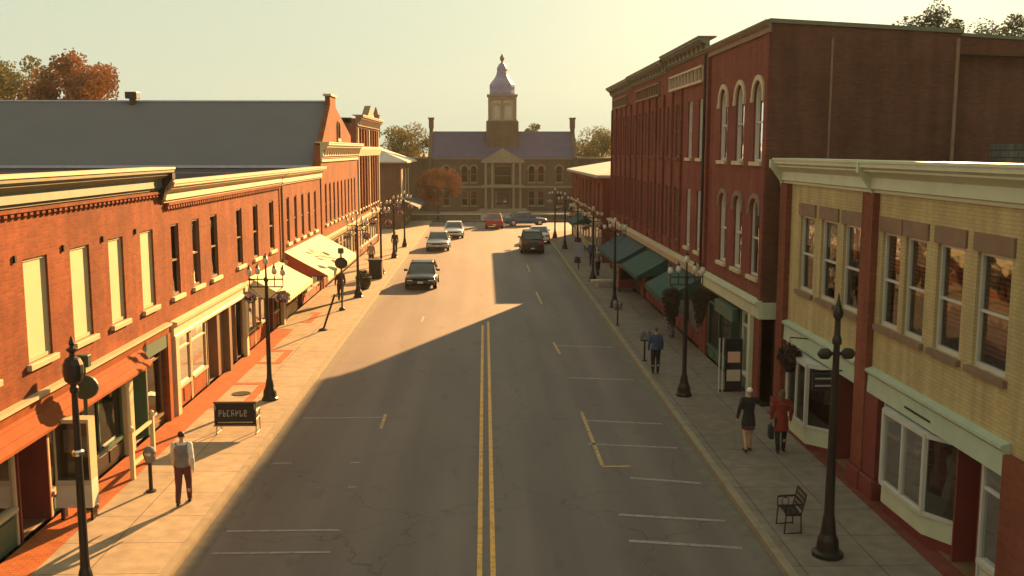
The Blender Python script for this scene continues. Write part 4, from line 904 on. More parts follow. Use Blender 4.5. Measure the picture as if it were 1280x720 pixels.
for i in range(150):
    x = rt.uniform(-150, 160); y = 175+rt.uniform(0, 50); r = rt.uniform(2.5, 4.5); cz = rt.uniform(3.0, 5.5)
    for q in range(110):
        d = Vector((rt.gauss(0, 1), rt.gauss(0, 1), rt.gauss(0, .8))).normalized(); p = Vector((x, y, cz))+d*r*(rt.random()**.35)
        if p.z < 0: continue
        a = Vector((rt.gauss(0, 1), rt.gauss(0, 1), rt.gauss(0, 1))).normalized(); b = a.orthogonal(); s = .9
        m.quad(p-a*s*.5, p+b*s*.3, p+a*s*.5, p-b*s*.3)
o = m.build('far_treeline', 'leaf_green'); o['kind'] = 'stuff'

# ================================================================== STREET LAMPS
def flowers(par, c, r, cols, seed, trail=0.0, n=90):
    rr = random.Random(seed)
    m = MB(); m.ball((c[0], c[1], c[2]-.06), (r*.7, r*.7, r*.45), 8, 5); bo = m.build('flower_basket', 'bark', par)
    for ci, mat in enumerate(cols):
        m = MB()
        for k in range(n):
            d = Vector((rr.gauss(0, 1), rr.gauss(0, 1), rr.gauss(0, 1))).normalized(); q_ = (rr.random()**1.6 if d.z < .2 else 0); p = Vector(c)+Vector((d.x*r*(1-.7*q_), d.y*r*(1-.7*q_), d.z*r*.75-trail*q_))*(.75+.25*rr.random())
            a = Vector((rr.gauss(0, 1), rr.gauss(0, 1), rr.gauss(0, 1))).normalized(); b = a.orthogonal().normalized(); s = rr.uniform(.07, .13)
            m.quad(p-a*s*.5, p+b*s*.35, p+a*s*.5, p-b*s*.35)
        m.build('blossoms', mat, bo)
def lamp_base(t):
    m = MB(); m.lathe((0, 0, 0), [(.26, 0), (.26, .06), (.22, .10), (.20, .30), (.14, .42), (.11, .62), (.085, .70), (.075, .9)], 12); m.build('base', 'iron', t, smooth=False)
    m = MB(); m.lathe((0, 0, .88), [(.075, 0), (.07, .8), (.06, 2.3), (.05, 2.9), (.075, 2.93), (.075, 3.0), (.045, 3.05)], 12); m.build('shaft', 'iron', t)
def lamp_globes(label, baskets=True):
    t = thing('street_lamp', label, 'street lamp', (0, 0, 0), 'iron street lamps along both pavements'); lamp_base(t)
    m = MB()
    m.tube((0, 0, 3.85), (0, 0, 4.35), .035, .025)
    for z, L in ((3.62, .52), (3.86, .50)):
        m.tube((-L, 0, z), (L, 0, z), .022, n=8)
    for s in (-1, 1):
        for L in (.26, .52): m.tube((s*L, 0, 3.62), (s*L, 0, 3.98), .018, n=6)
        m.tube((s*.52, 0, 3.62), (s*.1, 0, 3.25), .014, n=6)
    m.build('crossarm', 'iron', t)
    for x, z in ((-.52, 4.06), (-.26, 4.10), (.26, 4.10), (.52, 4.06), (0, 4.42)):
        m = MB(); m.lathe((x, 0, z-.09), [(.04, 0), (.075, .03), (.088, .10), (.065, .19), (.025, .24)], 10); g = m.build('globe', 'lamp_globe', t, smooth=True)
        m = MB(); m.lathe((x, 0, z+.135), [(.075, 0), (.03, .05), (.012, .12)], 8); m.build('globe_cap', 'iron', g)
    return t
lp = lamp_globes('black iron lamp with pale globes and flower baskets, just behind the lettered bench')
for s, cols in ((-1, ('flower_white', 'flower_pink', 'leaf_green')), (1, ('flower_white', 'leaf_green', 'flower_pink'))): flowers(lp, (s*.5, 0, 3.30), .24, cols, 5+s, n=120)
lp.location = (-6.85, 31.2, .15)
LP = [((-6.85, 53.6), 'black iron globe lamp with flower baskets, just beyond the end of the big cream awning'),
      ((-6.65, 63.8), 'black iron globe lamp standing behind the square dark litter bin'),
      ((-6.7, 73.5), 'black iron globe lamp between the bin lamp and the left street corner'),
      ((-6.6, 82.0), 'black iron globe lamp near the far end of the left row of shops'),
      ((-5.3, 114.0), 'black iron globe lamp in front of the small red autumn tree')]
for (x, y), l in LP: dup(lp, (x, y, .15), rz=.3 if y > 60 else 0, label=l)
rp = lamp_globes('black iron globe lamp with heavy maroon trailing baskets, beside the green shop')
for s in (-1, 1): flowers(rp, (s*.46, 0, 3.25), .33, ('leaf_maroon', 'leaf_dark', 'leaf_maroon'), 15+s, trail=.9, n=330)
rp.location = (6.4, 31.4, .15)
rq = lamp_globes('slim black iron globe lamp in front of the blue-green awning, right pavement'); rq.location = (6.5, 49.7, .15)
for (x, y), l in [((6.5, 59.8), 'black iron globe lamp beside the pale stone bench, right pavement'), ((6.5, 70.0), 'black iron globe lamp at the far end of the red brick block'), ((6.4, 80.0), 'black iron globe lamp in front of the low white-roofed building'), ((6.3, 90.0), 'black iron globe lamp nearest the right street corner')]:
    dup(lp, (x, y, .15), rz=.2, label=l)
# near right lamp: two horizontal lanterns
t = thing('street_lamp', 'dark iron lamp with two sideways lantern heads and spiked finial, nearest on the right', 'street lamp', (0, 0, 0), 'iron street lamps along both pavements')
m = MB(); m.lathe((0, 0, 0), [(.30, 0), (.30, .08), (.22, .12), (.20, .34), (.15, .45), (.12, .75), (.09, .9)], 14); m.build('base', 'iron', t)
m = MB(); m.lathe((0, 0, .88), [(.10, 0), (.085, 1.0), (.07, 2.6), (.06, 3.3), (.09, 3.34), (.09, 3.42), (.06, 3.5), (.055, 3.8), (.09, 3.86), (.10, 3.95), (.06, 4.05), (.03, 4.15), (.008, 4.3)], 12); m.build('shaft', 'iron', t)
m = MB(); m.tube((-.14, 0, 4.02), (.14, 0, 4.02), .035, n=8); m.build('crossarm', 'iron', t)
for s in (-1, 1):
    m = MB(); m.tube((s*.10, 0, 4.02), (s*.16, 0, 4.02), .05, .11, 12); m.tube((s*.16, 0, 4.02), (s*.30, 0, 4.02), .11, .10, 12); m.tube((s*.30, 0, 4.02), (s*.36, 0, 4.02), .10, .03, 12); m.build('lantern_head', 'iron', t, bevel=.005)
t.location = (6.67, 18.5, .15)
# near left lamp: single dark acorn
t = thing('street_lamp', 'dark iron lamp post with a single bulbous dark head, nearest on the left', 'street lamp', (0, 0, 0), 'iron street lamps along both pavements')
lamp_base(t)
m = MB(); m.lathe((0, 0, 3.92), [(.05, 0), (.14, .08), (.17, .22), (.165, .36), (.12, .46), (.05, .50), (.045, .56), (.09, .60), (.09, .63), (.03, .66), (.05, .72), (.012, .84)], 14); m.build('lamp_head', 'iron', t)
m = MB(); m.lathe((0, 0, 2.7), [(.09, 0), (.10, .03), (.10, .07), (.07, .10)], 12); m.build('collar', 'chrome', t)
t.location = (-6.95, 16.7, .15)

# ================================================================== STREET FURNITURE
def bench(name, label, loc, rz, ad=False, group=None):
    t = thing(name, label, 'bench', (0, 0, 0), group)
    for s in (-1, 1):
        m = MB(); x = s*.68
        m.tube((x, -.28, 0), (x, -.24, .42), .022, n=6); m.tube((x, .22, 0), (x, .20, .42), .022, n=6); m.tube((x, .20, .42), (x, .34, .88), .022, n=6); m.tube((x, -.26, .42), (x, .20, .42), .02, n=6)
        m.tube((x, -.26, .64), (x, .26, .66), .022, n=6); m.tube((x, -.26, .42), (x, -.26, .64), .018, n=6); m.tube((x, -.28, .0), (x, .22, .0+.03), .015, n=6)
        for k in range(8):   # scrolled side
            a = 2*pi*k/8; b = 2*pi*(k+1)/8; m.tube((x, -.03+.11*cos(a), .52+.1*sin(a)), (x, -.03+.11*cos(b), .52+.1*sin(b)), .012, n=5)
        m.build('bench_end', 'iron' if not ad else 'cream', t)
    m = MB()
    for k in range(5): m.box(-.66, .66, -.24+.095*k, -.17+.095*k, .43, .455)
    m.build('seat', 'iron', t)
    if not ad:
        m = MB()
        for k in range(4): y = .215+.035*k; z = .52+.1*k; m.add([(-.66, y, z), (.66, y, z), (.66, y+.025, z+.07), (-.66, y+.025, z+.07), (-.66, y+.02, z-.005), (.66, y+.02, z-.005), (.66, y+.045, z+.065), (-.66, y+.045, z+.065)], [(0,1,2,3),(7,6,5,4),(0,1,5,4),(1,2,6,5),(2,3,7,6),(3,0,4,7)])
        m.build('backrest', 'iron', t)
    else:
        m = MB(); m.box(-.72, .72, .27, .31, .30, .92); bo = m.build('backrest_board', 'cloth_black', t)
        for q in ((-.74, .74, .255, .325, .92, .96), (-.74, .74, .255, .325, .26, .30)):
            m = MB(); m.box(*q); m.build('board_rim', 'brown_paint', bo)
        rr = random.Random(4); m = MB()
        # row of pale block letters, unreadable at this size in the photograph
        for k in range(7):
            x0 = -.56+.145*k; m.box(x0, x0+.022, .31, .318, .54, .72)
            if k in (0, 2, 3, 6): m.box(x0+.022, x0+.09, .31, .318, .70, .72)
            if k in (0, 1, 3, 4, 6): m.box(x0+.022, x0+.09, .31, .318, .62, .642)
            if k in (1, 2, 5, 6): m.box(x0+.022, x0+.09, .31, .318, .54, .56)
            if k in (0, 4, 6): m.box(x0+.07, x0+.09, .31, .318, .642, .70)
            if k in (1, 3, 5): m.box(x0+.07, x0+.09, .31, .318, .56, .62)
        m.v = [(-v[0], v[1], v[2]) for v in m.v]
        m.build('lettering', 'sign_white', bo); m = MB(); m.box(-.6, .6, .31, .316, .36, .385); m.build('lettering_rule', 'sign_white', bo)
    t.location = loc; t.rotation_euler = (0, 0, rz); t.scale = (.8, 1, 1) if ad else (.42, .7, .95); return t
bench('bench', 'bench whose black back board carries a row of pale letters, on the left pavement', (-6.95, 27.5, .15), pi, ad=True)
bench('bench', 'thin black iron bench standing side-on at the right kerb', (6.35, 19.9, .15), -pi/2)
sb = thing('stone_bench', 'pale low stone bench on the right pavement beside a lamp', 'bench', (7.0, 57.3, .15))
m = MB(); m.box(6.1, 7.9, 57.1, 57.55, .45, .58); m.build('seat', 'stone_trim', sb, bevel=.02)
for x in (6.35, 7.5): m = MB(); m.box(x, x+.2, 57.15, 57.5, .15, .449); m.build('leg', 'stone_trim', sb)

def meter(label, loc, s=1.0, twin=False, mat='iron'):
    t = thing('parking_meter', label, 'parking meter', (0, 0, 0))
    m = MB(); m.lathe((0, 0, 0), [(.09, 0), (.09, .03), (.035, .05), (.032, .72)], 10); m.build('post', mat, t)
    xs = (-.11, .11) if twin else (0,)
    if twin: m = MB(); m.box(-.16, .16, -.03, .03, .72, .76); m.build('yoke', mat, t)
    for x in xs:
        m = MB(); m.lathe((x, 0, .74), [(.04, 0), (.08, .05), (.10, .16), (.105, .26), (.085, .35), (.03, .40)], 12); h = m.build('meter_head', 'cloth_grey', t, smooth=True)
        m = MB(); m.lathe((x, 0, .93), [(.107, 0), (.109, .04), (.109, .07)], 12); m.build('meter_band', 'chrome', h)
    t.location = loc; t.scale = (s, s, s); return t
meter('grey round-headed parking meter just left of the walking man', (-7.78, 22.6, .15), 1.0).scale = (1.35, 1.35, .95)
meter('slim parking meter on the right pavement just behind the person in blue', (5.98, 36.8, .15), 1.05, True)
meter('parking meter at the right kerb, halfway along the street shadow', (5.98, 44.5, .15), 1.0, True)

# glazed notice cabinet and green disc sign by the near left shop
t = thing('notice_cabinet', 'tall glazed notice cabinet with pale lower panel, standing by the left shopfront', 'cabinet', (-8.78, 20.9, .15))
m = MB(); m.box(-9.13, -8.38, 20.72, 21.08, .45, 1.05); m.build('lower_panel', 'white_panel', t)
m = MB(); m.box(-9.13, -9.09, 20.72, 21.08, 1.05, 2.3); m.box(-8.42, -8.38, 20.72, 21.08, 1.05, 2.3); m.box(-9.13, -8.38, 20.72, 21.08, 2.3, 2.38); m.box(-9.13, -8.38, 20.70, 20.74, .95, 1.04); m.build('frame', 'cream', t)
m = MB(); m.box(-9.09, -8.42, 20.95, 20.98, 1.05, 2.3); m.build('notice_board', 'brown_stone', t)
m = MB()
for q in ((-9.01, -8.78, 1.6, 2.1), (-8.73, -8.51, 1.5, 1.95), (-8.95, -8.63, 1.15, 1.4)): m.box(q[0], q[1], 20.94, 20.949, q[2], q[3])
m.build('notice_paper', 'poster_pale', t)
m = MB(); m.quad((-9.09, 20.74, 1.05), (-8.42, 20.74, 1.05), (-8.42, 20.74, 2.3), (-9.09, 20.74, 2.3)); m.build('glass', 'glass', t)
for x in (-9.09, -8.46): m = MB(); m.box(x, x+.05, 20.78, 21.02, .155, .449); m.build('leg', 'iron', t)
def disc_sign(label, c, r, z, mat, post=True, rz=0):
    t = thing('disc_sign', label, 'sign', (0, 0, 0))
    m = MB(); m.tube((0, 0, 0), (0, 0, z+r+.2), .045, n=10); m.lathe((0, 0, 0), [(.16, 0), (.15, .1), (.06, .16)], 10); m.build('post', 'iron_green', t)
    m = MB(); vs = []
    m.lathe((0, 0, 0), [(r*.9, -.05), (r, -.03), (r, .03), (r*.9, .05)], 24)
    m.v = [(v[0], v[2]-.0, v[1]*.9+z) for v in m.v]; m.build('disc', mat, t)
    m = MB(); m.box(-.14, .14, -.10, .10, z+r+.15, z+r+.42); m.build('post_box', 'iron_green', t, bevel=.02)
    t.location = c; t.rotation_euler = (0, 0, rz); return t
disc_sign('dark green disc sign on a post above the notice cabinet', (-8.72, 21.5, .15), .30, 2.75, 'iron_green')
disc_sign('black disc sign on a post beside the big cream awning', (-7.1, 49.2, .15), .32, 2.35, 'iron')
# cream railing by the shop door
t = thing('door_railing', 'short cream painted railing beside the first left shop door', 'railing', (-8.5, 24.2, .15))
for y in (23.5, 25.0): m = MB(); m.box(-8.55, -8.45, y-.05, y+.05, .15, 1.3); m.lathe((-8.5, y, 1.3), [(.05, 0), (.08, .04), (.07, .12), (.02, .16)], 8); m.build('post', 'cream_bright', t)
for z in (.45, 1.15): m = MB(); m.box(-8.53, -8.47, 23.552, 24.948, z, z+.08); m.build('rail', 'cream_bright', t)
# bins, planters
t = thing('litter_bin', 'square dark litter bin on the left pavement below a lamp', 'bin', (-6.75, 61.5, .15))
m = MB(); m.box(-7.15, -6.35, 61.2, 61.95, .2, 1.25); m.build('bin_body', 'iron', t, bevel=.03); m = MB(); m.box(-7.2, -6.3, 61.15, 62.0, 1.252, 1.36); m.build('lid', 'iron', t, bevel=.03)
t = thing('planter', 'round dark planter with low shrubs beyond the big cream awning', 'planter', (-6.95, 56.8, .15))
m = MB(); m.lathe((-6.95, 56.8, .15), [(.28, 0), (.42, .3), (.45, .62), (.48, .64), (.48, .7), (.4, .7)], 14); m.build('pot', 'iron', t)
rr = random.Random(9); m = MB()
for k in range(260):
    d = Vector((rr.gauss(0, 1), rr.gauss(0, 1), abs(rr.gauss(0, 1)))).normalized(); p = Vector((-6.95, 56.8, .85))+d*.42*rr.random()**.3; a = Vector((rr.gauss(0, 1), rr.gauss(0, 1), rr.gauss(0, 1))).normalized(); b = a.orthogonal().normalized()
    m.quad(p-a*.07, p+b*.04, p+a*.07, p-b*.04)
m.build('foliage', 'leaf_dark', t)
t = thing('newspaper_box', 'dark red-brown newspaper box under the blue-green awning', 'newspaper box', (8.0, 55.6, .15))
m = MB(); m.box(7.45, 8.45, 55.3, 55.9, .35, 1.45); m.build('box_body', 'maroon_paint', t, bevel=.04); m = MB(); m.box(7.55, 8.35, 55.285, 55.299, .85, 1.35); m.build('door_panel', 'cloth_black', t)
for x in (7.5, 8.3): m = MB(); m.box(x, x+.08, 55.35, 55.85, .15, .349); m.build('leg', 'iron', t)
# poster stand
t = thing('poster_stand', 'pavement stand with two small pink posters one above the other by the green shop', 'sign stand', (7.95, 31.9, .15))
for x in (7.62, 7.74): m = MB(); m.tube((x, 31.8, .15), (x, 31.8, 1.95), .025, n=8); m.build('post', 'white_paint', t)
m = MB(); m.box(7.85, 8.4, 31.9, 31.96, .2, 1.9); m.build('board', 'cloth_black', t)
m = MB(); m.box(7.92, 8.33, 31.89, 31.899, 1.12, 1.48); m.build('poster', 'poster_pink', t); m = MB(); m.box(7.9, 8.35, 31.89, 31.899, .5, .88); m.build('poster', 'poster_pale', t, label='paler poster below the pink one')
m = MB(); m.box(7.6, 8.42, 31.85, 32.0, .16, .2); m.build('foot', 'iron', t)
# chalk sandwich sign near the yellow building
t = thing('projecting_sign', 'small black projecting box sign with pale bands on the yellow building', 'sign', (8.4, 23.9, 2.3))
m = MB(); m.box(8.05, 8.55, 23.85, 24.0, 2.12, 2.55); m.build('sign_box', 'cloth_black', t, bevel=.01)
m = MB(); m.box(8.1, 8.5, 23.842, 23.849, 2.42, 2.46); m.box(8.1, 8.5, 23.842, 23.849, 2.24, 2.28); m.build('sign_band', 'sign_white', t)
m = MB(); m.tube((8.0, 23.92, 2.62), (8.9, 23.92, 2.62), .02, n=8); m.tube((8.2, 23.92, 2.62), (8.2, 23.92, 2.54), .01, n=6); m.tube((8.45, 23.92, 2.62), (8.45, 23.92, 2.54), .01, n=6); m.build('bracket', 'iron', t)
# dark potted plant on the bay
t = thing('potted_plant', 'dark leafy potted plant hanging above the small white bay window', 'plant', (8.35, 26.6, 2.2))
m = MB(); m.lathe((8.3, 26.6, 2.0), [(.12, 0), (.2, .15), (.2, .25)], 10); m.build('pot', 'iron', t)
m = MB()
for k in range(420):
    d = Vector((rr.gauss(0, 1), rr.gauss(0, 1), rr.gauss(0, .9))).normalized(); p = Vector((8.3, 26.6, 2.42))+Vector((d.x*.33, d.y*.33, d.z*.30))*rr.random()**.3; a = Vector((rr.gauss(0, 1), rr.gauss(0, 1), rr.gauss(0, 1))).normalized(); b = a.orthogonal().normalized()
    m.quad(p-a*.08, p+b*.05, p+a*.08, p-b*.05)
m.build('foliage', 'leaf_maroon', t)
m = MB(); m.tube((8.89, 26.6, 2.9), (8.3, 26.6, 2.95), .018, n=6); m.tube((8.3, 26.6, 2.95), (8.3, 26.6, 2.4), .008, n=5); m.build('bracket', 'iron', t)
# blue and white kerbside sign far right, banners
t = thing('kerb_sign', 'small pale blue square sign on a short post at the far right kerb', 'sign', (6.2, 66, .15))
m = MB(); m.tube((6.2, 66, .15), (6.2, 66, 1.0), .04, n=8); m.build('post', 'iron', t); m = MB(); m.box(5.85, 6.55, 65.97, 66.03, 1.0, 1.95); m.build('sign_panel', 'gutter_metal', t)
t = thing('kerb_sign', 'leaning dark post sign on the left pavement before the big awning', 'sign', (-7.0, 43.6, .15))
m = MB(); m.tube((-7.15, 43.6, .15), (-6.6, 43.6, 1.75), .045, n=8); m.build('post', 'iron', t); m = MB(); m.lathe((-7.15, 43.6, .15), [(.2, 0), (.18, .06), (.05, .1)], 10); m.build('foot', 'iron', t)

# ================================================================== CARS
def loft(name, mat, secs, parent, sub=1):
    n = len(secs[0]); m = MB(); vs = [p for s in secs for p in s]; fs = []
    for j in range(len(secs)-1):
        for k in range(n-1): fs.append((j*n+k, j*n+k+1, (j+1)*n+k+1, (j+1)*n+k))
    fs.append(tuple(range(n))); fs.append(tuple(range((len(secs)-1)*n+n-1, (len(secs)-1)*n-1, -1)))
    m.add(vs, fs); 
    for j in range(len(secs)-1): m.f.append((j*n, (j+1)*n, (j+1)*n+n-1, j*n+n-1))
    o = m.build(name, mat, parent, smooth=True)
    b = o.modifiers.new('b', 'BEVEL'); b.width = .04; b.segments = 2; b.limit_method = 'ANGLE'; b.angle_limit = radians(28)
    return o
def make_car(label, paintm, suv=False, L=4.6, W=1.82, H=1.43):
    """front faces -Y"""
    t = thing('parked_car', label, 'car', (0, 0, 0), 'cars along the street'); hw = W/2
    if suv: H = 1.75; hood = 1.05; belt = 1.05
    else: hood = .82; belt = .92
    hl = L/2
    def ring(y, w_, zt, zb=.28, cr=.03):
        return [(-w_*.93, y, zb), (-w_, y, zb+.22), (-w_, y, zt-.20), (-w_*.94, y, zt-.04), (-w_*.6, y, zt+cr), (0, y, zt+cr*1.4), (w_*.6, y, zt+cr), (w_*.94, y, zt-.04), (w_, y, zt-.20), (w_, y, zb+.22), (w_*.93, y, zb)]
    rt_ = belt if suv else belt+.02
    secs = [ring(-hl, hw*.82, hood-.22, .36), ring(-hl+.18, hw*.94, hood-.08, .26), ring(-hl+.9, hw, hood), ring(-hl+1.35, hw, belt-.02), ring(0, hw, belt), ring(hl-.9, hw, belt+.02), ring(hl-.15, hw*.96, rt_ if not suv else belt), ring(hl, hw*.86, rt_-.14, .34)]
    body_ = loft('body', paintm, secs, t)
    def cab(y, w_, z): return [(-w_, y, z[0]), (-w_*z[2], y, z[1]), (0, y, z[1]+.02), (w_*z[2], y, z[1]), (w_, y, z[0])]
    y1 = -hl+1.25; y2 = -hl+2.0; y3 = hl-(1.35 if not suv else .55); y4 = hl-(.55 if not suv else .2)
    gh = loft('greenhouse', 'car_glass', [cab(y1, hw*.88, (belt-.05, belt-.02, .97)), cab(y2, hw*.88, (belt-.05, H-.05, .82)), cab(y3, hw*.88, (belt-.05, H-.05, .82)), cab(y4, hw*.86, (belt-.05, belt+(.02 if not suv else .12), .95))], t)
    # roof and pillars
    m = MB(); rw = hw*.88*.82
    m.add([(-rw, y2-.05, H-.045), (rw, y2-.05, H-.045), (rw, y3+.05, H-.045), (-rw, y3+.05, H-.045), (-rw*.9, y2+.05, H), (rw*.9, y2+.05, H), (rw*.9, y3-.05, H), (-rw*.9, y3-.05, H)], [(0,1,2,3),(4,5,6,7),(0,1,5,4),(1,2,6,5),(2,3,7,6),(3,0,4,7)])
    ym = (y2+y3)/2
    for s in (-1, 1):
        m.tube((s*hw*.87, y1, belt-.02), (s*rw, y2, H-.04), .032, n=6); m.tube((s*hw*.85, y4, belt), (s*rw, y3, H-.04), .05 if not suv else .07, n=6); m.tube((s*hw*.885, ym, belt-.03), (s*rw*1.01, ym, H-.04), .028, n=6)
    m.build('roof', paintm, t)
    for s in (-1, 1):
        m = MB(); m.box(s*hw*.93, s*(hw+.15), y1+.38, y1+.50, belt+.0, belt+.13); m.build('wing_mirror', paintm, t, bevel=.02)
        m = MB(); x0, x1 = sorted((s*hw*.50, s*hw*.84)); m.box(x0, x1, -hl-.012, -hl+.2, hood-.34, hood-.22); m.build('headlight', 'head_clear', t, bevel=.02)
        m = MB(); x0, x1 = sorted((s*hw*.55, s*hw*.88)); m.box(x0, x1, hl-.1, hl+.012, belt-.28, belt-.13); m.build('tail_light', 'tail_red', t, bevel=.02)
    m = MB(); m.box(-hw*.45, hw*.45, -hl-.015, -hl+.1, hood-.40, hood-.25); m.build('grille', 'iron', t)
    for s, nm in ((-1, 'front'), (1, 'rear')):
        y0, yy = sorted((s*(hl-.1), s*(hl+.06))); m = MB(); m.box(-hw*.86, hw*.86, y0, yy, .36, .54); bo = m.build('bumper', paintm if not suv else 'iron', t, bevel=.03)
        y0, yy = sorted((s*(hl+.062), s*(hl+.07))); m = MB(); m.box(-.16, .16, y0, yy, .40, .52); m.build('number_plate', 'plate_white', bo)
    for sx in (-1, 1):
        for y in (-hl+.85, hl-.88):
            m = MB(); x0 = sx*(hw-.22); x1 = sx*(hw+.012); m.tube((x0, y, .33), (x1, y, .33), .33, n=20); wo = m.build('wheel', 'rubber', t)
            m = MB(); m.tube((x1, y, .33), (x1+sx*.012, y, .33), .20, .17, n=12); m.build('rim', 'chrome', wo)
    return t
def place(t, x, y, rz): t.location = (x, y, .0); t.rotation_euler = (0, 0, rz)
c1 = make_car('black saloon car facing the camera in the sunlit left lane, nearest of the cars', 'car_black'); place(c1, -3.75, 59.6, 0)
c2 = make_car('dark silver-topped saloon parked behind the black car, left kerb', 'car_silver'); place(c2, -3.8, 81.8, 0)
c3 = make_car('white saloon parked furthest along the left kerb', 'car_white'); place(c3, -2.9, 93.4, 0)
c4 = make_car('dark brown off-road car seen from behind at the right kerb', 'car_brown', suv=True); place(c4, 3.7, 79.6, pi)
c5 = make_car('red hatch parked nose-in in front of the courthouse', 'car_red', suv=False, L=4.2, H=1.5); place(c5, .95, 104.4, pi)
c6 = make_car('dark blue car standing across the street end before the courthouse', 'car_blue'); place(c6, 4.3, 107.5, pi/2+.15)
c7 = dup(c3, (4.7, 88.0, 0), pi, 'white saloon parked just beyond the brown off-road car')


# ================================================================== PEOPLE
def hull(bm, balls):
    vs = []
    for (c, r) in balls:
        r3 = r if hasattr(r, '__len__') else (r, r, r)
        for j in range(-3, 4):
            t_ = j*pi/6; n = 8 if abs(j) < 3 else 1
            for k in range(n):
                a = 2*pi*k/n+.1; vs.append(bm.verts.new((c[0]+r3[0]*cos(t_)*cos(a), c[1]+r3[1]*cos(t_)*sin(a), c[2]+r3[2]*sin(t_))))
    res = bmesh.ops.convex_hull(bm, input=vs)
    junk = [e for e in res['geom_interior'] if isinstance(e, bmesh.types.BMVert)]
    if junk: bmesh.ops.delete(bm, geom=junk, context='VERTS')
def blob(name, groups, mat, parent, voxel=.012, smooth=2):
    """fuse tapered pieces into ONE continuous surface"""
    bm = bmesh.new()
    for g in groups:
        b2_ = bmesh.new(); hull(b2_, g); me0 = bpy.data.meshes.new('tmp'); b2_.to_mesh(me0); b2_.free(); bm.from_mesh(me0); bpy.data.meshes.remove(me0)
    me = bpy.data.meshes.new(name); bm.to_mesh(me); bm.free()
    o = bpy.data.objects.new(name, me); COL.objects.link(o)
    r = o.modifiers.new('r', 'REMESH'); r.mode = 'VOXEL'; r.voxel_size = voxel; r.use_smooth_shade = True
    if smooth: s = o.modifiers.new('s', 'SMOOTH'); s.factor = .5; s.iterations = smooth
    dg = bpy.context.evaluated_depsgraph_get(); me2 = bpy.data.meshes.new_from_object(o.evaluated_get(dg)); o.modifiers.clear(); o.data = me2; bpy.data.meshes.remove(me); me2.name = name
    me2.materials.clear(); me2.materials.append(M[mat])
    for f in me2.polygons: f.use_smooth = True
    if parent is not None: o.parent = parent
    return o
def person(label, x, y, rz, h=1.72, stride=.28, top='cloth_grey', legs='cloth_maroon', hair='hair_dark', coat_len=.85, sleeve=True, vest=None, skirt=False, swing=.25, bag=None, reach=None, z=.15, hairlong=False, group=None):
    """faces +Y in its own space"""
    s = h/1.72
    root = bpy.data.objects.new('person', bpy.data.meshes.new('person')); 
    def V(a, b, c): return Vector((a, b, c))
    hip = {k: V(k*.09, 0, .90) for k in (-1, 1)}
    knee = {1: V(.10, stride*.62, .50), -1: V(-.10, -stride*.15, .48)}; ank = {1: V(.10, stride*.85, .09), -1: V(-.10, -stride*1.0, .13)}
    sh = {k: V(k*.175, 0, 1.41) for k in (-1, 1)}
    elb = {k: V(k*.235, -k*swing*.45, 1.13) for k in (-1, 1)}; wr = {k: V(k*.245, -k*swing*.55+.08, .90) for k in (-1, 1)}
    if reach: k = reach[0]; elb[k] = V(*reach[1]); wr[k] = V(*reach[2])
    G = []
    for k in (-1, 1):
        G += [[(hip[k], .085), (knee[k], .058)], [(knee[k], .056), (knee[k]*.55+ank[k]*.45+V(0, -.02, 0), .052), (ank[k], .036)], [(ank[k]+V(0, -.03, -.04), .034), (ank[k]+V(0, .13, -.06), .026)]]
        G += [[(sh[k], .052), (elb[k], .040)], [(elb[k], .040), (wr[k], .026)]]
        d = (wr[k]-elb[k]).normalized(); side = V(0, 1, 0)-d*d.y; side.normalize(); nrm = d.cross(side); hc = wr[k]+d*.05
        G.append([(wr[k]+d*.01, .022), (hc+side*.025+d*.02, .017), (hc-side*.025+d*.02, .017)])
        for q, (off, ln) in enumerate(((.032, .055), (.011, .068), (-.011, .062), (-.031, .048))):
            a = hc+side*off+d*.03; b = a+d*ln*.6+nrm*.006*k; c = b+d*ln*.4-nrm*.018*k; G += [[(a, .0095), (b, .0088)], [(b, .0088), (c, .0075)]]
        a = hc+side*.03-d*.03; b = a+side*.032+d*.025; c = b+d*.03; G += [[(a, .012), (b, .010)], [(b, .010), (c, .0085)]]
    G += [[(V(0, 0, .93), (.155, .10, .09)), (V(0, 0, 1.10), (.130, .09, .08))], [(V(0, 0, 1.08), (.13, .09, .08)), (V(0, 0, 1.34), (.165, .10, .09))], [(V(-.12, 0, 1.40), .055), (V(.12, 0, 1.40), .055), (V(0, 0, 1.44), .06)],
          [(V(0, -.005, 1.42), .055), (V(0, .01, 1.53), .048)], [(V(0, 0, 1.635), (.075, .092, .085)), (V(0, .03, 1.55), (.045, .05, .035))], [(V(0, .095, 1.615), .012), (V(0, .088, 1.645), .008)],
          [(V(-.077, 0, 1.61), (.01, .018, .028))], [(V(.077, 0, 1.61), (.01, .018, .028))]]
    body_ = blob('person', G, 'skin_tone', None, .0125, 1)
    body_['label'] = label; body_['category'] = 'person'
    if group: body_['group'] = group
    P = body_
    # eyes and mouth
    m = MB()
    for k in (-1, 1): m.ball((k*.03, .088, 1.638), .009, 6, 5)
    m.build('eyes', 'eye_dark', P); m = MB(); m.ball((0, .083, 1.583), (.02, .007, .006), 8, 5); m.build('lips', 'lips', P)
    # hair
    hg = [[(V(0, -.018, 1.66), (.083, .092, .078))]]
    if hairlong: hg.append([(V(0, -.05, 1.62), (.075, .05, .06)), (V(0, -.06, 1.48), (.07, .035, .05))])
    hb = blob('hair', hg, hair, P, .016, 1)
    # trousers or skirt
    if not skirt:
        T = []
        for k in (-1, 1): T += [[(hip[k], .105), (knee[k], .078)], [(knee[k], .076), (ank[k]+V(0, 0, .02), .060)]]
        T.append([(V(0, 0, .93), (.165, .115, .09))]); blob('trousers', T, legs, P, .018)
    else:
        blob('skirt', [[(V(0, 0, .95), (.165, .115, .06)), (V(0, 0, .62), (.19, .16, .02))]], legs, P, .018)
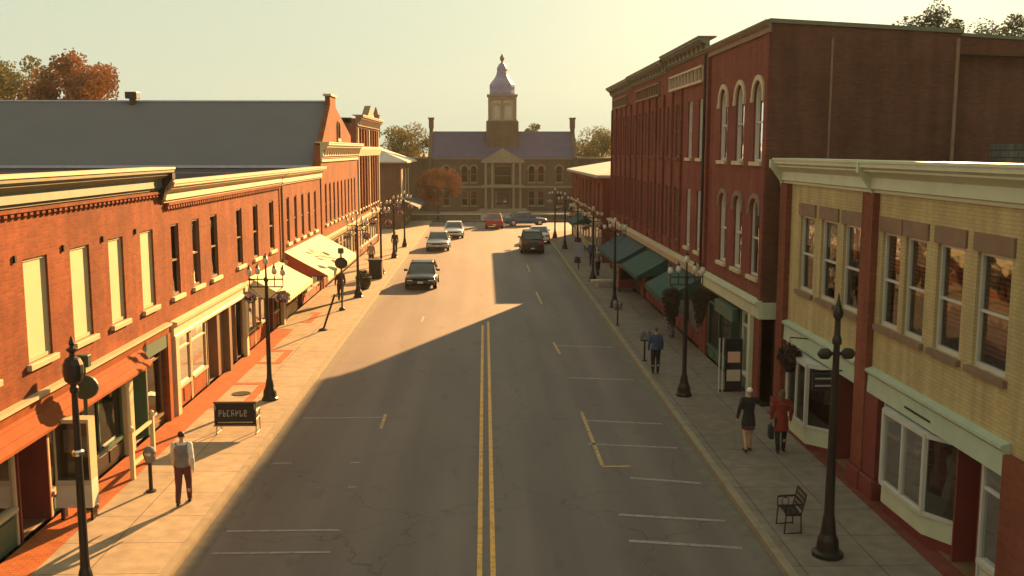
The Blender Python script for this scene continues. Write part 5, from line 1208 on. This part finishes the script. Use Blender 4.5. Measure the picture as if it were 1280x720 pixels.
    Sg = []
    for k in (-1, 1): Sg.append([(ank[k]+V(0, -.04, -.045), (.042, .045, .043)), (ank[k]+V(0, .15, -.062), (.040, .045, .03))])
    blob('shoes', Sg, 'cloth_black', P, .012)
    Tp = [[(V(0, 0, .93 if coat_len > .8 else coat_len+.05), (.185, .135, .05)), (V(0, 0, 1.12), (.155, .115, .08))], [(V(0, 0, 1.10), (.155, .115, .08)), (V(0, 0, 1.35), (.185, .125, .085))], [(V(-.15, 0, 1.405), .066), (V(.15, 0, 1.405), .066), (V(0, 0, 1.44), (.07, .07, .05))]]
    for k in (-1, 1): Tp += [[(sh[k], .070), (elb[k], .058)]]+([[(elb[k], .057), (wr[k], .043)]] if sleeve else [])
    if coat_len < .8: Tp.append([(V(0, 0, 1.0), (.17, .125, .05)), (V(0, 0, coat_len), (.21, .16, .02))])
    blob('coat' if coat_len < .85 else 'jacket', Tp, top, P, .017)
    if vest: blob('vest', [[(V(0, 0, .93), (.195, .145, .05)), (V(0, 0, 1.12), (.165, .125, .08))], [(V(0, 0, 1.10), (.165, .125, .08)), (V(0, 0, 1.35), (.190, .135, .085))], [(V(-.13, 0, 1.41), .068), (V(.13, 0, 1.41), .068)]], vest, P, .018)
    if bag:
        k = bag; c = wr[k]+V(0, 0, -.32); m = MB(); m.box(c.x-.06, c.x+.06, c.y-.16, c.y+.16, c.z-.22, c.z+.12); bo = m.build('shopping_bag', 'cloth_black', None, bevel=.02)
        m = MB()
        for q in (-.08, .08): m.tube((c.x, c.y+q, c.z+.12), (c.x, c.y+q*.4, c.z+.24), .008, n=5)
        m.build('bag_handle', 'cloth_black', bo); a = Matrix.Translation((x, y, z))@Matrix.Rotation(rz, 4, 'Z')@Matrix.Scale(s, 4); bo.matrix_world = a
        tag(bo, 'dark shopping bag carried by the person in the rust-red coat', 'bag')
    P.location = (x, y, z); P.rotation_euler = (0, 0, rz); P.scale = (s, s, s)
    return P
person('person in grey vest, pale sleeves and dark maroon trousers walking on the sunlit left pavement', -6.75, 21.7, .15, 1.68, .22, 'cloth_white', 'cloth_maroon', 'hair_dark', swing=.4, vest='cloth_grey')
person('white-haired person in a short black coat and bare legs, right pavement', 6.88, 25.3, .1, 1.72, .14, 'cloth_black', 'cloth_maroon', 'hair_white', coat_len=.72, skirt=True, swing=.12, reach=(1, (.40, .10, 1.22), (.62, .2, 1.2)))
person('person in a rust-red coat carrying a dark bag, beside the white-haired walker', 7.72, 25.2, -.1, 1.68, .16, 'cloth_red', 'cloth_black', 'hair_brown', coat_len=.62, swing=.1, bag=-1, hairlong=True)
person('person in a blue jacket and dark trousers standing near the right kerb', 6.02, 34.6, 0, 1.66, .08, 'cloth_blue', 'cloth_black', 'hair_brown', swing=.05)
person('person in dark clothes standing under the far end of the big cream awning', -7.6, 52.2, .3, 1.7, .1, 'cloth_maroon', 'cloth_black', 'hair_dark', swing=.1)
person('person in a tan coat on the left pavement between two lamps', -7.7, 67.5, 0, 1.7, .2, 'cloth_tan', 'cloth_black', 'hair_brown', swing=.2)
person('person in black walking past the far left shops', -6.9, 76.5, pi, 1.72, .2, 'cloth_black', 'cloth_black', 'hair_dark', swing=.2)
person('person in a grey jacket on the right pavement beyond the stone bench', 7.1, 62.5, .2, 1.7, .2, 'cloth_grey', 'cloth_black', 'hair_dark', swing=.2)
person('person in dark blue on the right pavement near the kerb sign', 7.3, 68.0, pi, 1.7, .2, 'cloth_blue', 'cloth_black', 'hair_brown', swing=.2)
person('person in a maroon coat at the far end of the right pavement', 6.9, 74.0, 0, 1.68, .2, 'cloth_maroon', 'cloth_black', 'hair_dark', coat_len=.7, swing=.2)
person('person in black beneath the nearer green awning', 7.9, 41.5, .4, 1.72, .1, 'cloth_black', 'cloth_grey', 'hair_dark', swing=.1)
